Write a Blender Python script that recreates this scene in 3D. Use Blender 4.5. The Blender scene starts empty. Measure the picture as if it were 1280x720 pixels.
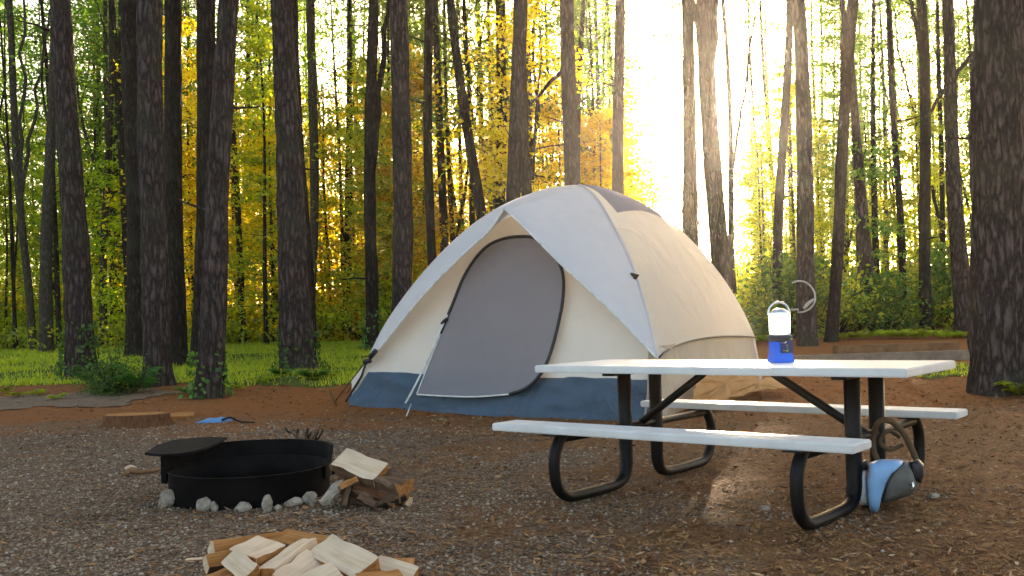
import bpy, bmesh, math, random
import numpy as np
from mathutils import Vector, Matrix, Euler
random.seed(7); RS = np.random.RandomState(7)
R = math.radians; PI = math.pi
SC = bpy.context.scene; COL = SC.collection

# ------------------------------------------------------------------ camera numbers
F, H, YH, RO = 1200.0, 1.028, 404.0, -0.028
cR, sR = math.cos(RO), math.sin(RO)
def ray(px, py):
    x, y = px-640, py-360
    X = x*cR+y*sR; Y = -x*sR+y*cR
    return X/F, (YH-360-Y)/F
def at(px, py, d):
    a, b = ray(px, py); return Vector((a*d, d, H+b*d))

# ------------------------------------------------------------------ ground shape
def hgt(x, y):
    x = np.asarray(x, float); y = np.asarray(y, float)
    t = np.clip(y-9.0, 0, 17.0)
    z = .035*t*np.clip(t/3., 0, 1) + .006*np.clip(y-26, 0, 300)
    n = np.sin(1.7*x+.6*y)*np.sin(1.3*y-.9*x)*.012 + np.sin(.43*x-.31*y+1)*.02*np.clip((y-8)/6., 0, 1)
    n += .03*np.sin(.8*x+2)*np.sin(.7*y)*np.clip((y-12)/6., 0, 1)
    return z+n
def gp(px, py, zoff=0.):
    a, b = ray(px, py)
    lo = 2.; d = 2.
    while d < 120:
        if H+b*d <= float(hgt(a*d, d))+zoff:
            for _ in range(30):
                m = (lo+d)/2
                if H+b*m <= float(hgt(a*m, m))+zoff: d = m
                else: lo = m
            return Vector((a*d, d, float(hgt(a*d, d))+zoff))
        lo = d; d *= 1.02
    return Vector((a*60, 60, float(hgt(a*60, 60))))
def on(x, y, dz=0.): return Vector((x, y, float(hgt(x, y))+dz))

# ------------------------------------------------------------------ noise
_tab = RS.rand(64, 64, 64)
def vnoise(x, y, z=0.):
    x, y, z = np.broadcast_arrays(np.asarray(x, float), np.asarray(y, float), np.asarray(z, float))
    xi = np.floor(x).astype(int); yi = np.floor(y).astype(int); zi = np.floor(z).astype(int)
    fx, fy, fz = x-xi, y-yi, z-zi
    fx = fx*fx*(3-2*fx); fy = fy*fy*(3-2*fy); fz = fz*fz*(3-2*fz)
    def T(a, b, c): return _tab[(xi+a) & 63, (yi+b) & 63, (zi+c) & 63]
    r = 0
    for a in (0, 1):
        for b in (0, 1):
            for c in (0, 1):
                r = r+T(a, b, c)*(fx if a else 1-fx)*(fy if b else 1-fy)*(fz if c else 1-fz)
    return r
def fbm(x, y, z=0., o=3):
    r = 0; a = .5; s = 0
    for i in range(o):
        r = r+a*vnoise(x*2**i+i*7.3, y*2**i+3.1*i, np.asarray(z)*2**i); s += a; a *= .5
    return r/s

# ------------------------------------------------------------------ materials
class NT:
    def __init__(s, name):
        s.m = bpy.data.materials.new(name); s.m.use_nodes = True
        s.t = s.m.node_tree; s.t.nodes.clear()
        s.out = s.t.nodes.new('ShaderNodeOutputMaterial')
    def n(s, typ, **kw):
        nd = s.t.nodes.new(typ)
        for k, v in kw.items():
            if k[0] == 'i' and k[1:].isdigit(): s.set(nd.inputs[int(k[1:])], v)
            elif k in nd.inputs.keys(): s.set(nd.inputs[k], v)
            else: setattr(nd, k, v)
        return nd
    def set(s, inp, v):
        if isinstance(v, bpy.types.NodeSocket): s.t.links.new(v, inp)
        elif isinstance(v, bpy.types.Node): s.t.links.new(v.outputs[0], inp)
        else:
            if hasattr(inp.default_value, '__len__') and len(inp.default_value) == 4 and len(v) == 3: v = (*v, 1)
            inp.default_value = v
    def coord(s, kind='Object', scale=(1, 1, 1)):
        if kind == 'World':
            o = s.n('ShaderNodeNewGeometry').outputs['Position']
        else: o = s.n('ShaderNodeTexCoord').outputs[kind]
        mp = s.n('ShaderNodeMapping'); s.set(mp.inputs[0], o); mp.inputs['Scale'].default_value = scale
        return mp.outputs[0]
    def noise(s, vec, scale, detail=4, rough=.6, dist=0.):
        nd = s.n('ShaderNodeTexNoise'); s.set(nd.inputs['Vector'], vec)
        nd.inputs['Scale'].default_value = scale; nd.inputs['Detail'].default_value = detail
        nd.inputs['Roughness'].default_value = rough; nd.inputs['Distortion'].default_value = dist
        return nd.outputs[0]
    def vor(s, vec, scale, feature='F1', out=0, rnd=1.):
        nd = s.n('ShaderNodeTexVoronoi', feature=feature); s.set(nd.inputs['Vector'], vec)
        nd.inputs['Scale'].default_value = scale; nd.inputs['Randomness'].default_value = rnd
        return nd.outputs[out]
    def ramp(s, fac, stops):
        nd = s.n('ShaderNodeValToRGB'); s.set(nd.inputs[0], fac)
        e = nd.color_ramp.elements
        while len(e) < len(stops): e.new(.5)
        for k, (p, c) in enumerate(stops):
            e[k].position = p; e[k].color = (*c, 1) if len(c) == 3 else c
        return nd.outputs[0]
    def mix(s, fac, a, b, mode='MIX'):
        nd = s.n('ShaderNodeMix', data_type='RGBA', blend_type=mode)
        s.set(nd.inputs[0], fac); s.set(nd.inputs[6], a); s.set(nd.inputs[7], b)
        return nd.outputs[2]
    def math(s, op, a, b=0.):
        nd = s.n('ShaderNodeMath', operation=op); s.set(nd.inputs[0], a); s.set(nd.inputs[1], b)
        return nd.outputs[0]
    def bump(s, hgt_, strength=.5, dist=.01, normal=None):
        nd = s.n('ShaderNodeBump'); s.set(nd.inputs['Height'], hgt_)
        nd.inputs['Strength'].default_value = strength; nd.inputs['Distance'].default_value = dist
        if normal: s.set(nd.inputs['Normal'], normal)
        return nd.outputs[0]
    def pbr(s, col, rough=.8, bump=None, metal=0., spec=.5, **kw):
        p = s.n('ShaderNodeBsdfPrincipled'); s.set(p.inputs['Base Color'], col)
        s.set(p.inputs['Roughness'], rough); s.set(p.inputs['Metallic'], metal)
        p.inputs['Specular IOR Level'].default_value = spec
        if bump is not None: s.set(p.inputs['Normal'], bump)
        for k, v in kw.items(): s.set(p.inputs[k.replace('_', ' ')], v)
        return p.outputs[0]
    def done(s, sh):
        s.set(s.out.inputs['Surface'], sh); return s.m

def grey(v): return (v, v, v)
M = {}
def simple(name, col, rough=.6, metal=0., spec=.5, var=.25, nscale=12., bump=.15, bd=.003):
    t = NT(name); c = t.coord()
    n = t.noise(c, nscale, 5)
    lo = tuple(x*(1-var) for x in col); hi = tuple(min(1, x*(1+var)) for x in col)
    cc = t.ramp(n, [(.3, lo), (.7, hi)])
    M[name] = t.done(t.pbr(cc, rough, t.bump(t.noise(c, nscale*6, 4), bump, bd), metal, spec)); return M[name]

def bark(name, c0, c1, c2, sc=1.):
    t = NT(name); v = t.coord('Object', (13*sc, 13*sc, 3.0*sc))
    d = t.noise(v, 1.0, 3, .6); nz = t.n('ShaderNodeTexNoise', Scale=1.3, Detail=4.); t.set(nz.inputs['Vector'], v); w = t.mix(.35, v, t.mix(1., nz.outputs[1], (3., 3., 3.), 'MULTIPLY'))
    ve = t.vor(w, 1.6, 'DISTANCE_TO_EDGE')
    n2 = t.noise(t.coord('Object', (34*sc, 34*sc, 9*sc)), 1., 6, .8)
    base = t.ramp(t.math('MULTIPLY', t.math('ADD', t.math('MULTIPLY', ve, 1.6), n2), .75), [(.22, c0), (.5, c1), (.85, c2)])
    big = t.noise(t.coord('Object'), .9, 3)
    base = t.mix(t.ramp(big, [(.5, grey(0)), (.75, grey(.5))]), base, (.085, .10, .06))
    hh = t.math('ADD', t.math('MULTIPLY', t.math('MINIMUM', ve, .35), 2.), t.math('MULTIPLY', n2, .6))
    b = t.bump(hh, 1., .05)
    M[name] = t.done(t.pbr(base, .95, b, spec=.15))
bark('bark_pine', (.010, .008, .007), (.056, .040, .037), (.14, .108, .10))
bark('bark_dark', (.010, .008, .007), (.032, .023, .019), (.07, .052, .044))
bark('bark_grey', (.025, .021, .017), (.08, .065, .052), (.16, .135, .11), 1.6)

def leafmat(name, c0, c1, c2, trans=.55):
    t = NT(name)
    r = t.n('ShaderNodeNewGeometry').outputs['Random Per Island']
    oi = t.n('ShaderNodeObjectInfo').outputs['Random']
    col = t.ramp(r, [(0., c0), (.5, c1), (1., c2)])
    hs = t.n('ShaderNodeHueSaturation'); t.set(hs.inputs['Color'], col)
    t.set(hs.inputs['Value'], t.math('ADD', t.math('MULTIPLY', oi, .5), .75))
    t.set(hs.inputs['Hue'], t.math('ADD', t.math('MULTIPLY', oi, .03), .485))
    d = t.n('ShaderNodeBsdfDiffuse'); t.set(d.inputs[0], hs.outputs[0])
    tr = t.n('ShaderNodeBsdfTranslucent')
    bright = t.mix(1., hs.outputs[0], (2.6, 2.5, 1.2), 'MULTIPLY')
    t.set(tr.inputs[0], bright)
    g = t.n('ShaderNodeBsdfGlossy'); g.inputs['Roughness'].default_value = .45; g.inputs[0].default_value = (.6, .6, .6, 1)
    m1 = t.n('ShaderNodeMixShader'); t.set(m1.inputs[0], trans); t.set(m1.inputs[1], d); t.set(m1.inputs[2], tr)
    m2 = t.n('ShaderNodeMixShader'); t.set(m2.inputs[0], .04); t.set(m2.inputs[1], m1); t.set(m2.inputs[2], g)
    M[name] = t.done(m2.outputs[0])
leafmat('leaf_green', (.045, .095, .018), (.075, .15, .022), (.15, .21, .028))
leafmat('leaf_yellow', (.28, .29, .012), (.48, .39, .015), (.62, .43, .02), .74)
leafmat('leaf_lime', (.13, .20, .018), (.25, .31, .02), (.39, .38, .025), .66)
leafmat('leaf_fern', (.035, .10, .025), (.07, .16, .035), (.12, .20, .05), .4)
leafmat('needle_green', (.025, .06, .018), (.04, .09, .02), (.07, .12, .025), .3)
leafmat('grass_green', (.17, .24, .015), (.28, .34, .02), (.42, .40, .03), .55)

def fabric(name, col, trans=.3, wr=.25, weave=600., tcol=None):
    t = NT(name); c = t.coord()
    n = t.noise(c, 2.2, 4, .55, .6)
    cc = t.ramp(t.noise(c, 5, 4), [(.3, tuple(x*.93 for x in col)), (.7, col)])
    b = t.bump(t.noise(t.coord('Object', (1, 1, .5)), 1.8, 3, .5, 1.2), wr, .12)
    b = t.bump(t.noise(t.coord('Object', (7, 7, 2)), 3, 4, .6, 1.5), .3, .012, b)
    p = t.pbr(cc, .75, b, spec=.3, Sheen_Weight=.1)
    tr = t.n('ShaderNodeBsdfTranslucent'); t.set(tr.inputs[0], tcol or col); t.set(tr.inputs['Normal'], b)
    m = t.n('ShaderNodeMixShader'); t.set(m.inputs[0], trans); t.set(m.inputs[1], p); t.set(m.inputs[2], tr)
    M[name] = t.done(m.outputs[0])
fabric('fly_white', (.79, .76, .78), .28, .45)
fabric('fly_backlit', (.95, .93, .88), .62, .5, tcol=(.97, .92, .80))  # same white fly, paler and warmer: backlight put into the fabric colour
fabric('fly_vent', (.36, .33, .36), .3, .5)
fabric('wall_cream', (.80, .79, .76), .3, .3, tcol=(.8, .74, .62))
fabric('skirt_cream', (.62, .55, .45), .3, .9)
fabric('tub_blue', (.07, .11, .165), .05, .9)
fabric('door_grey', (.31, .30, .34), .35, .3, tcol=(.42, .36, .30))
fabric('cloth_blue', (.12, .30, .62), .1, .8)
simple('black_trim', (.015, .015, .018), .5)
simple('white_strap', (.7, .7, .68), .6)
simple('rope', (.42, .40, .36), .8)
simple('table_white', (.70, .71, .73), .38, var=.10, nscale=7, bump=.12)
simple('black_steel', (.004, .004, .005), .5, .0, .22, .4, 9, .1)
simple('soot_steel', (.006, .005, .005), .8, .0, .15, .7, 6, .35)
simple('rust_steel', (.014, .008, .006), .8, .2, .3, .7, 7, .4)
simple('char', (.02, .017, .015), .95, 0, .2, .6, 15, .7, .01)
simple('rock', (.36, .305, .245), .95, 0, .2, .5, 18, .9, .015)
simple('ash', (.20, .18, .17), 1., 0, .1, .3, 20, .6, .01)
simple('timber_grey', (.25, .19, .145), .9, 0, .2, .3, 6, .4, .006)
simple('timber_brown', (.22, .12, .06), .9, 0, .2, .35, 6, .4, .006)
simple('cardboard', (.46, .24, .09), .85, 0, .2, .12, 6, .2, .004)
simple('pack_blue', (.22, .42, .74), .45, 0, .5, .1, 8, .1)
simple('pack_grey', (.12, .12, .115), .6, 0, .4, .3, 14, .3)
simple('pack_brown', (.10, .06, .03), .85, 0, .3, .3, 14, .3)
simple('plastic_white', (.72, .73, .76), .4)
simple('blue_plastic', (.008, .13, .80), .3, 0, .5, .06)
simple('navy_plastic', (.012, .02, .10), .35)
simple('chrome', (.7, .7, .7), .22, 1.)
simple('green_paint', (.25, .35, .03), .5)

def woodmat(name, c0, c1, c2, sc=1., bmp=.4):
    t = NT(name); v = t.coord('Object', (40*sc, 40*sc, 3*sc))
    n = t.noise(v, 1., 5, .6, .8)
    c = t.ramp(n, [(.25, c0), (.5, c1), (.8, c2)])
    big = t.noise(t.coord('Object'), 6, 3)
    c = t.mix(t.ramp(big, [(.5, grey(0)), (.8, grey(.45))]), c, tuple(x*.6 for x in c1))
    M[name] = t.done(t.pbr(c, .85, t.bump(n, bmp, .004), spec=.2))
woodmat('wood_pale', (.46, .31, .18), (.66, .50, .35), (.74, .61, .46), bmp=.25)
woodmat('wood_orange', (.20, .075, .022), (.38, .165, .05), (.56, .29, .11))
woodmat('wood_bark', (.05, .028, .018), (.13, .075, .045), (.25, .16, .10), .7, 1.)
woodmat('stump_side', (.06, .026, .012), (.14, .06, .028), (.24, .11, .05), 1.4, .9)

def groundmat(name):
    t = NT(name); P = t.coord('World')
    sep = t.n('ShaderNodeSeparateXYZ'); t.set(sep.inputs[0], P)
    X, Y = sep.outputs[0], sep.outputs[1]
    fine = t.noise(P, 55, 6, .75); mid = t.noise(P, 9, 5, .7); big = t.noise(P, 1.1, 4, .6, .4); big2 = t.noise(t.coord('World', (.6, 1.5, 1)), .9, 4, .6)
    vc = t.n('ShaderNodeTexVoronoi'); t.set(vc.inputs['Vector'], P); vc.inputs['Scale'].default_value = 55
    vcol = vc.outputs['Color']; vd = vc.outputs['Distance']
    vv = t.n('ShaderNodeSeparateColor'); t.set(vv.inputs[0], vcol)
    grav = t.ramp(vv.outputs[0], [(0, (.11, .076, .05)), (.5, (.26, .19, .135)), (.85, (.37, .295, .22)), (1, (.47, .39, .31))])
    grav = t.mix(t.ramp(vd, [(.3, grey(0)), (.75, grey(1))]), grav, (.05, .04, .032))
    dirt = t.ramp(fine, [(.25, (.085, .038, .016)), (.5, (.215, .102, .042)), (.75, (.37, .20, .088))])
    dirt = t.mix(t.ramp(mid, [(.4, grey(0)), (.65, grey(.55))]), dirt, (.075, .045, .028))
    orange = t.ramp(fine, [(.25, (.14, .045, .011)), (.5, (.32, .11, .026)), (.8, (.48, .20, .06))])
    # gravel: left and near, fading to the right and to the back
    m = t.math('ADD', t.math('MULTIPLY', X, -.16), t.math('MULTIPLY', t.math('ABSOLUTE', t.math('SUBTRACT', Y, 5.)), -.07))
    m = t.math('ADD', m, t.math('MULTIPLY', big, 1.5)); m = t.math('ADD', m, t.math('MULTIPLY', mid, .6))
    gm = t.ramp(m, [(.80, grey(0)), (1.3, grey(.72))])
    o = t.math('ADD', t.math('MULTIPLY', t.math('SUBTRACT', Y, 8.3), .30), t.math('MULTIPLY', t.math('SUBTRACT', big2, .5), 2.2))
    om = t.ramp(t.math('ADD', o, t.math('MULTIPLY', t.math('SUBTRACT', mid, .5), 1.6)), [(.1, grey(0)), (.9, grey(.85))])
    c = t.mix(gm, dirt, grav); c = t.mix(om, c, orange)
    hh = t.math('ADD', t.math('MULTIPLY', fine, 1.), t.math('MULTIPLY', vd, -.5)); hh = t.math('ADD', hh, t.math('MULTIPLY', mid, 1.2))
    M[name] = t.done(t.pbr(c, .95, t.bump(hh, .9, .02), spec=.15))
groundmat('forest_floor')
def sheetmat(name, stops, sc):
    t = NT(name); P = t.coord('World'); n = t.noise(P, sc, 6, .75)
    c = t.ramp(n, stops); M[name] = t.done(t.pbr(c, .95, t.bump(n, .8, .02), spec=.1))
sheetmat('path_grey', [(.25, (.11, .07, .046)), (.55, (.23, .16, .112)), (.8, (.33, .25, .18))], 14)
sheetmat('lawn_base', [(.25, (.04, .06, .012)), (.55, (.09, .13, .02)), (.8, (.16, .17, .04))], 9)
def speck(name, stops, rough=.9):
    t = NT(name); r = t.n('ShaderNodeNewGeometry').outputs['Random Per Island']
    M[name] = t.done(t.pbr(t.ramp(r, stops), rough, spec=.2))
speck('gravel_bits', [(0, (.12, .084, .056)), (.5, (.26, .195, .14)), (.85, (.36, .285, .21)), (1, (.46, .385, .30))])
speck('litter_bits', [(0, (.07, .035, .018)), (.35, (.19, .09, .035)), (.75, (.28, .14, .055)), (.96, (.36, .22, .10)), (1, (.48, .36, .22))])

# ------------------------------------------------------------------ object helpers
def tag(o, label=None, cat=None, group=None, kind=None):
    if label: o['label'] = label
    if cat: o['category'] = cat
    if group: o['group'] = group
    if kind: o['kind'] = kind
    return o
def thing(name, label, cat, loc=(0, 0, 0), rz=0., group=None):
    o = bpy.data.objects.new(name, None); COL.objects.link(o); o.empty_display_size = .1
    o.location = loc; o.rotation_euler = (0, 0, rz)
    return tag(o, label, cat, group)
def mesh(name, vs, fs, mats, parent=None, smooth=False, midx=None, loc=None, world=False):
    """vs in the parent's frame (world=True: vs are world points and the parent is an unrotated Empty at loc)"""
    me = bpy.data.meshes.new(name)
    if world and parent is not None:
        L = parent.location; vs = [(v[0]-L[0], v[1]-L[1], v[2]-L[2]) for v in vs]
    if isinstance(fs, np.ndarray):
        vs = np.asarray(vs, np.float32); k = fs.shape[1]; nf = len(fs)
        me.vertices.add(len(vs)); me.vertices.foreach_set('co', vs.ravel())
        me.loops.add(nf*k); me.loops.foreach_set('vertex_index', fs.ravel().astype(np.int32))
        me.polygons.add(nf); me.polygons.foreach_set('loop_start', np.arange(0, nf*k, k, dtype=np.int32))
        me.polygons.foreach_set('loop_total', np.full(nf, k, np.int32))
        me.update(calc_edges=True)
    else:
        me.from_pydata([tuple(v) for v in vs], [], [tuple(f) for f in fs]); me.update()
    for m in (mats if isinstance(mats, (list, tuple)) else [mats]): me.materials.append(M[m])
    if midx is not None: me.polygons.foreach_set('material_index', np.asarray(midx, np.int32))
    if smooth: me.polygons.foreach_set('use_smooth', np.ones(len(me.polygons), bool))
    o = bpy.data.objects.new(name, me); COL.objects.link(o)
    if parent is not None: o.parent = parent
    if loc is not None: o.location = loc
    return o
def bevel(o, w=.004, seg=2):
    bm = bmesh.new(); bm.from_mesh(o.data)
    bmesh.ops.bevel(bm, geom=[e for e in bm.edges if len(e.link_faces) == 2 and e.calc_face_angle(0) > .5], offset=w, segments=seg, affect='EDGES', clamp_overlap=True)
    bm.to_mesh(o.data); bm.free(); return o
def boxv(x0, x1, y0, y1, z0, z1):
    v = [(x, y, z) for z in (z0, z1) for y in (y0, y1) for x in (x0, x1)]
    f = [(0, 2, 3, 1), (4, 5, 7, 6), (0, 1, 5, 4), (2, 6, 7, 3), (0, 4, 6, 2), (1, 3, 7, 5)]
    return v, f
def tubev(pts, r, n=10, caps=True):
    pts = [Vector(p) for p in pts]; rr = r if hasattr(r, '__len__') else [r]*len(pts)
    vs = []; fs = []
    t0 = (pts[1]-pts[0]).normalized()
    u = t0.orthogonal().normalized()
    for i, p in enumerate(pts):
        t = (pts[min(i+1, len(pts)-1)]-pts[max(i-1, 0)]).normalized()
        u = (u-t*u.dot(t)).normalized(); w = t.cross(u)
        for k in range(n):
            a = 2*PI*k/n; vs.append(p+(u*math.cos(a)+w*math.sin(a))*rr[i])
    for i in range(len(pts)-1):
        for k in range(n):
            a = i*n+k; b = i*n+(k+1) % n; fs.append((a, b, b+n, a+n))
    if caps: fs.append(tuple(range(n))[::-1]); fs.append(tuple(range((len(pts)-1)*n, len(pts)*n)))
    return vs, fs
def tube(name, pts, r, mat, parent=None, n=10, world=False):
    v, f = tubev(pts, r, n); return mesh(name, v, f, mat, parent, True, world=world)
def smoothpath(pts, k=6):
    P = [Vector(p) for p in pts]; out = []
    for i in range(len(P)-1):
        p0 = P[max(i-1, 0)]; p1 = P[i]; p2 = P[i+1]; p3 = P[min(i+2, len(P)-1)]
        for j in range(k):
            t = j/k
            out.append(.5*((2*p1)+(-p0+p2)*t+(2*p0-5*p1+4*p2-p3)*t*t+(-p0+3*p1-3*p2+p3)*t**3))
    out.append(P[-1]); return out
def lathev(prof, n=32):
    vs = []; fs = []
    for (r, z) in prof:
        for k in range(n): vs.append((r*math.cos(2*PI*k/n), r*math.sin(2*PI*k/n), z))
    for i in range(len(prof)-1):
        for k in range(n):
            a = i*n+k; b = i*n+(k+1) % n; fs.append((a, b, b+n, a+n))
    return vs, fs
def join(*ps):
    V = []; Fc = []
    for v, f in ps:
        o = len(V); V += [tuple(p) for p in v]; Fc += [tuple(i+o for i in q) for q in f]
    return V, Fc
def copytree(o, parent=None):
    c = o.copy(); COL.objects.link(c)
    if parent is not None: c.parent = parent
    for ch in [q for q in KIDS.get(o.name, [])]: copytree(ch, c)
    return c
KIDS = {}
def regkids(o): KIDS[o.name] = list(o.children)

# ------------------------------------------------------------------ ground
def axis(lo, dlo, dhi, hi, step, grow):
    a = list(np.arange(dlo, dhi, step)); s = step
    x = dhi
    while x < hi: a.append(x); s *= grow; x += s
    a.append(hi); b = []; x = dlo; s = step
    while x > lo: s *= grow; x -= s; b.append(x)
    return np.array(b[::-1]+a)
xs = axis(-420, -5, 5, 420, .045, 1.10); ys = axis(-60, 3.2, 12, 600, .045, 1.06)
XX, YY = np.meshgrid(xs, ys); ZZ = hgt(XX, YY)
near = np.clip(1-(YY-12)/10, 0, 1)*np.clip(1-(np.abs(XX)-6)/6, 0, 1)
ZZ = ZZ+near*((fbm(XX*4, YY*4, 3.3)-.5)*.03+(fbm(XX*14, YY*14, 1.3)-.5)*.016)
nx, ny = len(xs), len(ys)
idx = np.arange(nx*ny).reshape(ny, nx)
fs = np.stack([idx[:-1, :-1], idx[:-1, 1:], idx[1:, 1:], idx[1:, :-1]], -1).reshape(-1, 4)
g = mesh('ground', np.stack([XX, YY, ZZ], -1).reshape(-1, 3), fs, 'forest_floor', smooth=True)
tag(g, kind='structure')
def sheet(name, mask, x0, x1, y0, y1, st, mat, lift):
    xs = np.arange(x0, x1, st); ys = np.arange(y0, y1, st); X, Y = np.meshgrid(xs, ys)
    X = X+(vnoise(X*5, Y*5)-.5)*st*.8; Y = Y+(vnoise(X*5, Y*5, 9.)-.5)*st*.8
    Z = hgt(X, Y)+lift+near_amp(X, Y); n = len(xs)
    k = np.arange(len(ys)*n).reshape(len(ys), n)
    f = np.stack([k[:-1, :-1], k[:-1, 1:], k[1:, 1:], k[1:, :-1]], -1).reshape(-1, 4)
    cx = X.ravel()[f].mean(1); cy = Y.ravel()[f].mean(1)
    f = f[mask(cx, cy)]
    used = np.unique(f); re = np.full(len(X.ravel()), -1); re[used] = np.arange(len(used))
    v = np.stack([X, Y, Z], -1).reshape(-1, 3)[used]
    return tag(mesh(name, v, re[f], mat, smooth=True), kind='structure')
def near_amp(X, Y):
    n = np.clip(1-(Y-12)/10, 0, 1)*np.clip(1-(np.abs(X)-6)/6, 0, 1)
    return n*((fbm(X*4, Y*4, 3.3)-.5)*.03+(fbm(X*14, Y*14, 1.3)-.5)*.016)
def lawn_mask(x, y):
    e = (fbm(x*.6, y*.6, 5.)-.5)*3.0
    a = (y > 14.6+e-.10*(x+5)) & (x < -.6+e) & (y < 30+e) & ~((x < -6.5) & (y < 15.8+e*.5))
    b = (x > 5.6+e*.3) & (x < 9.2+e*.5) & (y > 12.9+e*.3) & (y < 14.6+e*.3)
    return a | b
def path_mask(x, y):
    e = (fbm(x*1.1, y*1.1, 2.)-.5)*1.4
    c = 13.0+.10*(x+7)
    return (x < -5.1+e) & (np.abs(y-c) < .95+e*.5)
sheet('lawn', lawn_mask, -22, 10, 11, 33, .22, 'lawn_base', .006)
sheet('path', path_mask, -22, -4, 9.5, 15.5, .12, 'path_grey', .010)

# gravel stones and litter lying on the ground
def frust(n, y0, y1, p=1.0, xr=.58):
    y = y0+(y1-y0)*RS.rand(n)**p; x = (RS.rand(n)*2-1)*y*xr; return x, y
def gravelness(x, y):
    return -.16*x-.07*np.abs(y-5)+1.5*fbm(x*1.1, y*1.1, 4.)+.25
x, y = frust(60000, 3.6, 10.5, 1.5)
k = RS.rand(len(x)) < np.clip((gravelness(x, y)-.5)*1.6, .05, 1); x, y = x[k], y[k]
n = len(x); z = hgt(x, y)+near_amp(x, y)
oc = np.array([(1, 0, 0), (0, 1, 0), (-1, 0, 0), (0, -1, 0), (0, 0, 1), (0, 0, -1)], float)
sz = (.003+.007*RS.rand(n)**3)*(1+.05*y)
V = oc[None]*(.6+.7*RS.rand(n, 6, 1))*sz[:, None, None]*np.array([1.2, 1.2, .8])
a = RS.rand(n)*2*PI; ca, sa = np.cos(a)[:, None], np.sin(a)[:, None]
V = np.stack([V[..., 0]*ca-V[..., 1]*sa, V[..., 0]*sa+V[..., 1]*ca, V[..., 2]], -1)+np.stack([x, y, z+sz*.25], -1)[:, None]
of = np.array([(0, 1, 4), (1, 2, 4), (2, 3, 4), (3, 0, 4), (1, 0, 5), (2, 1, 5), (3, 2, 5), (0, 3, 5)])
tag(mesh('gravel', V.reshape(-1, 3), (of[None]+6*np.arange(n)[:, None, None]).reshape(-1, 3), 'gravel_bits'), 'loose grey gravel scattered over the campsite ground', 'gravel', kind='stuff')

def quads(name, P, U, W, mat, parent=None, smooth=False):
    """leaf-like rhombus quads: centres P, long half vector U, side half vector W"""
    n = len(P)
    V = np.stack([P-U, P+W*1.0+U*.05, P+U, P-W+U*.05], 1)
    return mesh(name, V.reshape(-1, 3), np.arange(4*n).reshape(n, 4), mat, parent, smooth)
x, y = frust(80000, 3.6, 16, 1.6)
k = RS.rand(len(x)) < np.clip(1.15-(gravelness(x, y)-.5)*1.1, .18, 1); x, y = x[k], y[k]; n = len(x)
L = (.008+.022*RS.rand(n)**2)*(1+.06*y); wd = L*(.10+.3*RS.rand(n)**3)
a = RS.rand(n)*2*PI; ti = (RS.rand(n)-.5)*.7
U = np.stack([np.cos(a)*np.cos(ti), np.sin(a)*np.cos(ti), np.sin(ti)], -1)*L[:, None]
W = np.stack([-np.sin(a), np.cos(a), (RS.rand(n)-.5)*.8], -1)*wd[:, None]
quads('leaf_litter', np.stack([x, y, hgt(x, y)+near_amp(x, y)+.006+.008*RS.rand(n)], -1), U, W, 'litter_bits')
tag(bpy.data.objects['leaf_litter'], 'dry brown pine needles and leaf litter strewn over the ground', 'leaf litter', kind='stuff')

# grass blades
def grass(name, X0, X1, Y0, Y1, n, maskf, mat, label, hh=.09):
    x = X0+(X1-X0)*RS.rand(n); y = Y0+(Y1-Y0)*RS.rand(n); k = maskf(x, y) & (RS.rand(n) < np.clip(fbm(x*1.3, y*1.3, 8.)*3-.75, 0.05, 1)); x, y = x[k], y[k]; n = len(x)
    b = np.stack([x, y, hgt(x, y)], -1); a = RS.rand(n)*2*PI; h_ = hh*(.4+RS.rand(n)*.9)*(.5+1.1*fbm(x*.8, y*.8, 3.))
    w = np.stack([np.cos(a), np.sin(a), 0*a], -1)*(.007+.008*RS.rand(n))[:, None]
    lean = np.stack([RS.randn(n)*.35, RS.randn(n)*.35, np.ones(n)], -1)*h_[:, None]
    V = np.stack([b-w, b+w, b+lean], 1)
    return tag(mesh(name, V.reshape(-1, 3), np.arange(3*n).reshape(n, 3), mat), label, 'grass', kind='stuff')
grass('grass', -20, -.2, 13, 31, 150000, lawn_mask, 'grass_green', 'short bright green grass growing between the pines left of the tent')
grass('grass', 5, 10, 12, 15.5, 5000, lawn_mask, 'leaf_lime', 'sparse yellow green grass patch beside the big right hand pine', .06)

# ------------------------------------------------------------------ trees
def trunkv(path, radii, seg=20, bk=.06, seed=0., flare=.35, taper_top=True):
    """tapered trunk with furrowed bark relief; path list of Vectors (local), radii per point"""
    P = np.array([tuple(p) for p in path]); n = len(P); rr = np.asarray(radii)
    th = np.linspace(0, 2*PI, seg, endpoint=False)
    z = P[:, 2][:, None]; T = th[None]
    rid = np.abs(vnoise(np.cos(T)*3.2*rr.max()*4+seed, np.sin(T)*3.2*rr.max()*4, z*1.6)-.5)*2
    rid2 = vnoise(np.cos(T)*6+seed, np.sin(T)*6, z*5)
    fl = flare*1.35*np.exp(-np.maximum(z-z[0], 0)/.42)*(.55+.45*np.sin(T*3+seed)+.3*np.sin(T*5+seed*2))
    r = rr[:, None]*(1+bk*(rid*2.-1)+bk*.8*(rid2-.5)+fl)
    V = P[:, None]+np.stack([np.cos(T)*r, np.sin(T)*r, 0*r], -1)
    V = V.reshape(-1, 3).tolist(); Fs = []
    for i in range(n-1):
        for k in range(seg):
            a = i*seg+k; b = i*seg+(k+1) % seg; Fs.append((a, b, b+seg, a+seg))
    Fs.append(tuple(range((n-1)*seg, n*seg)))
    return V, Fs
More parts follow.
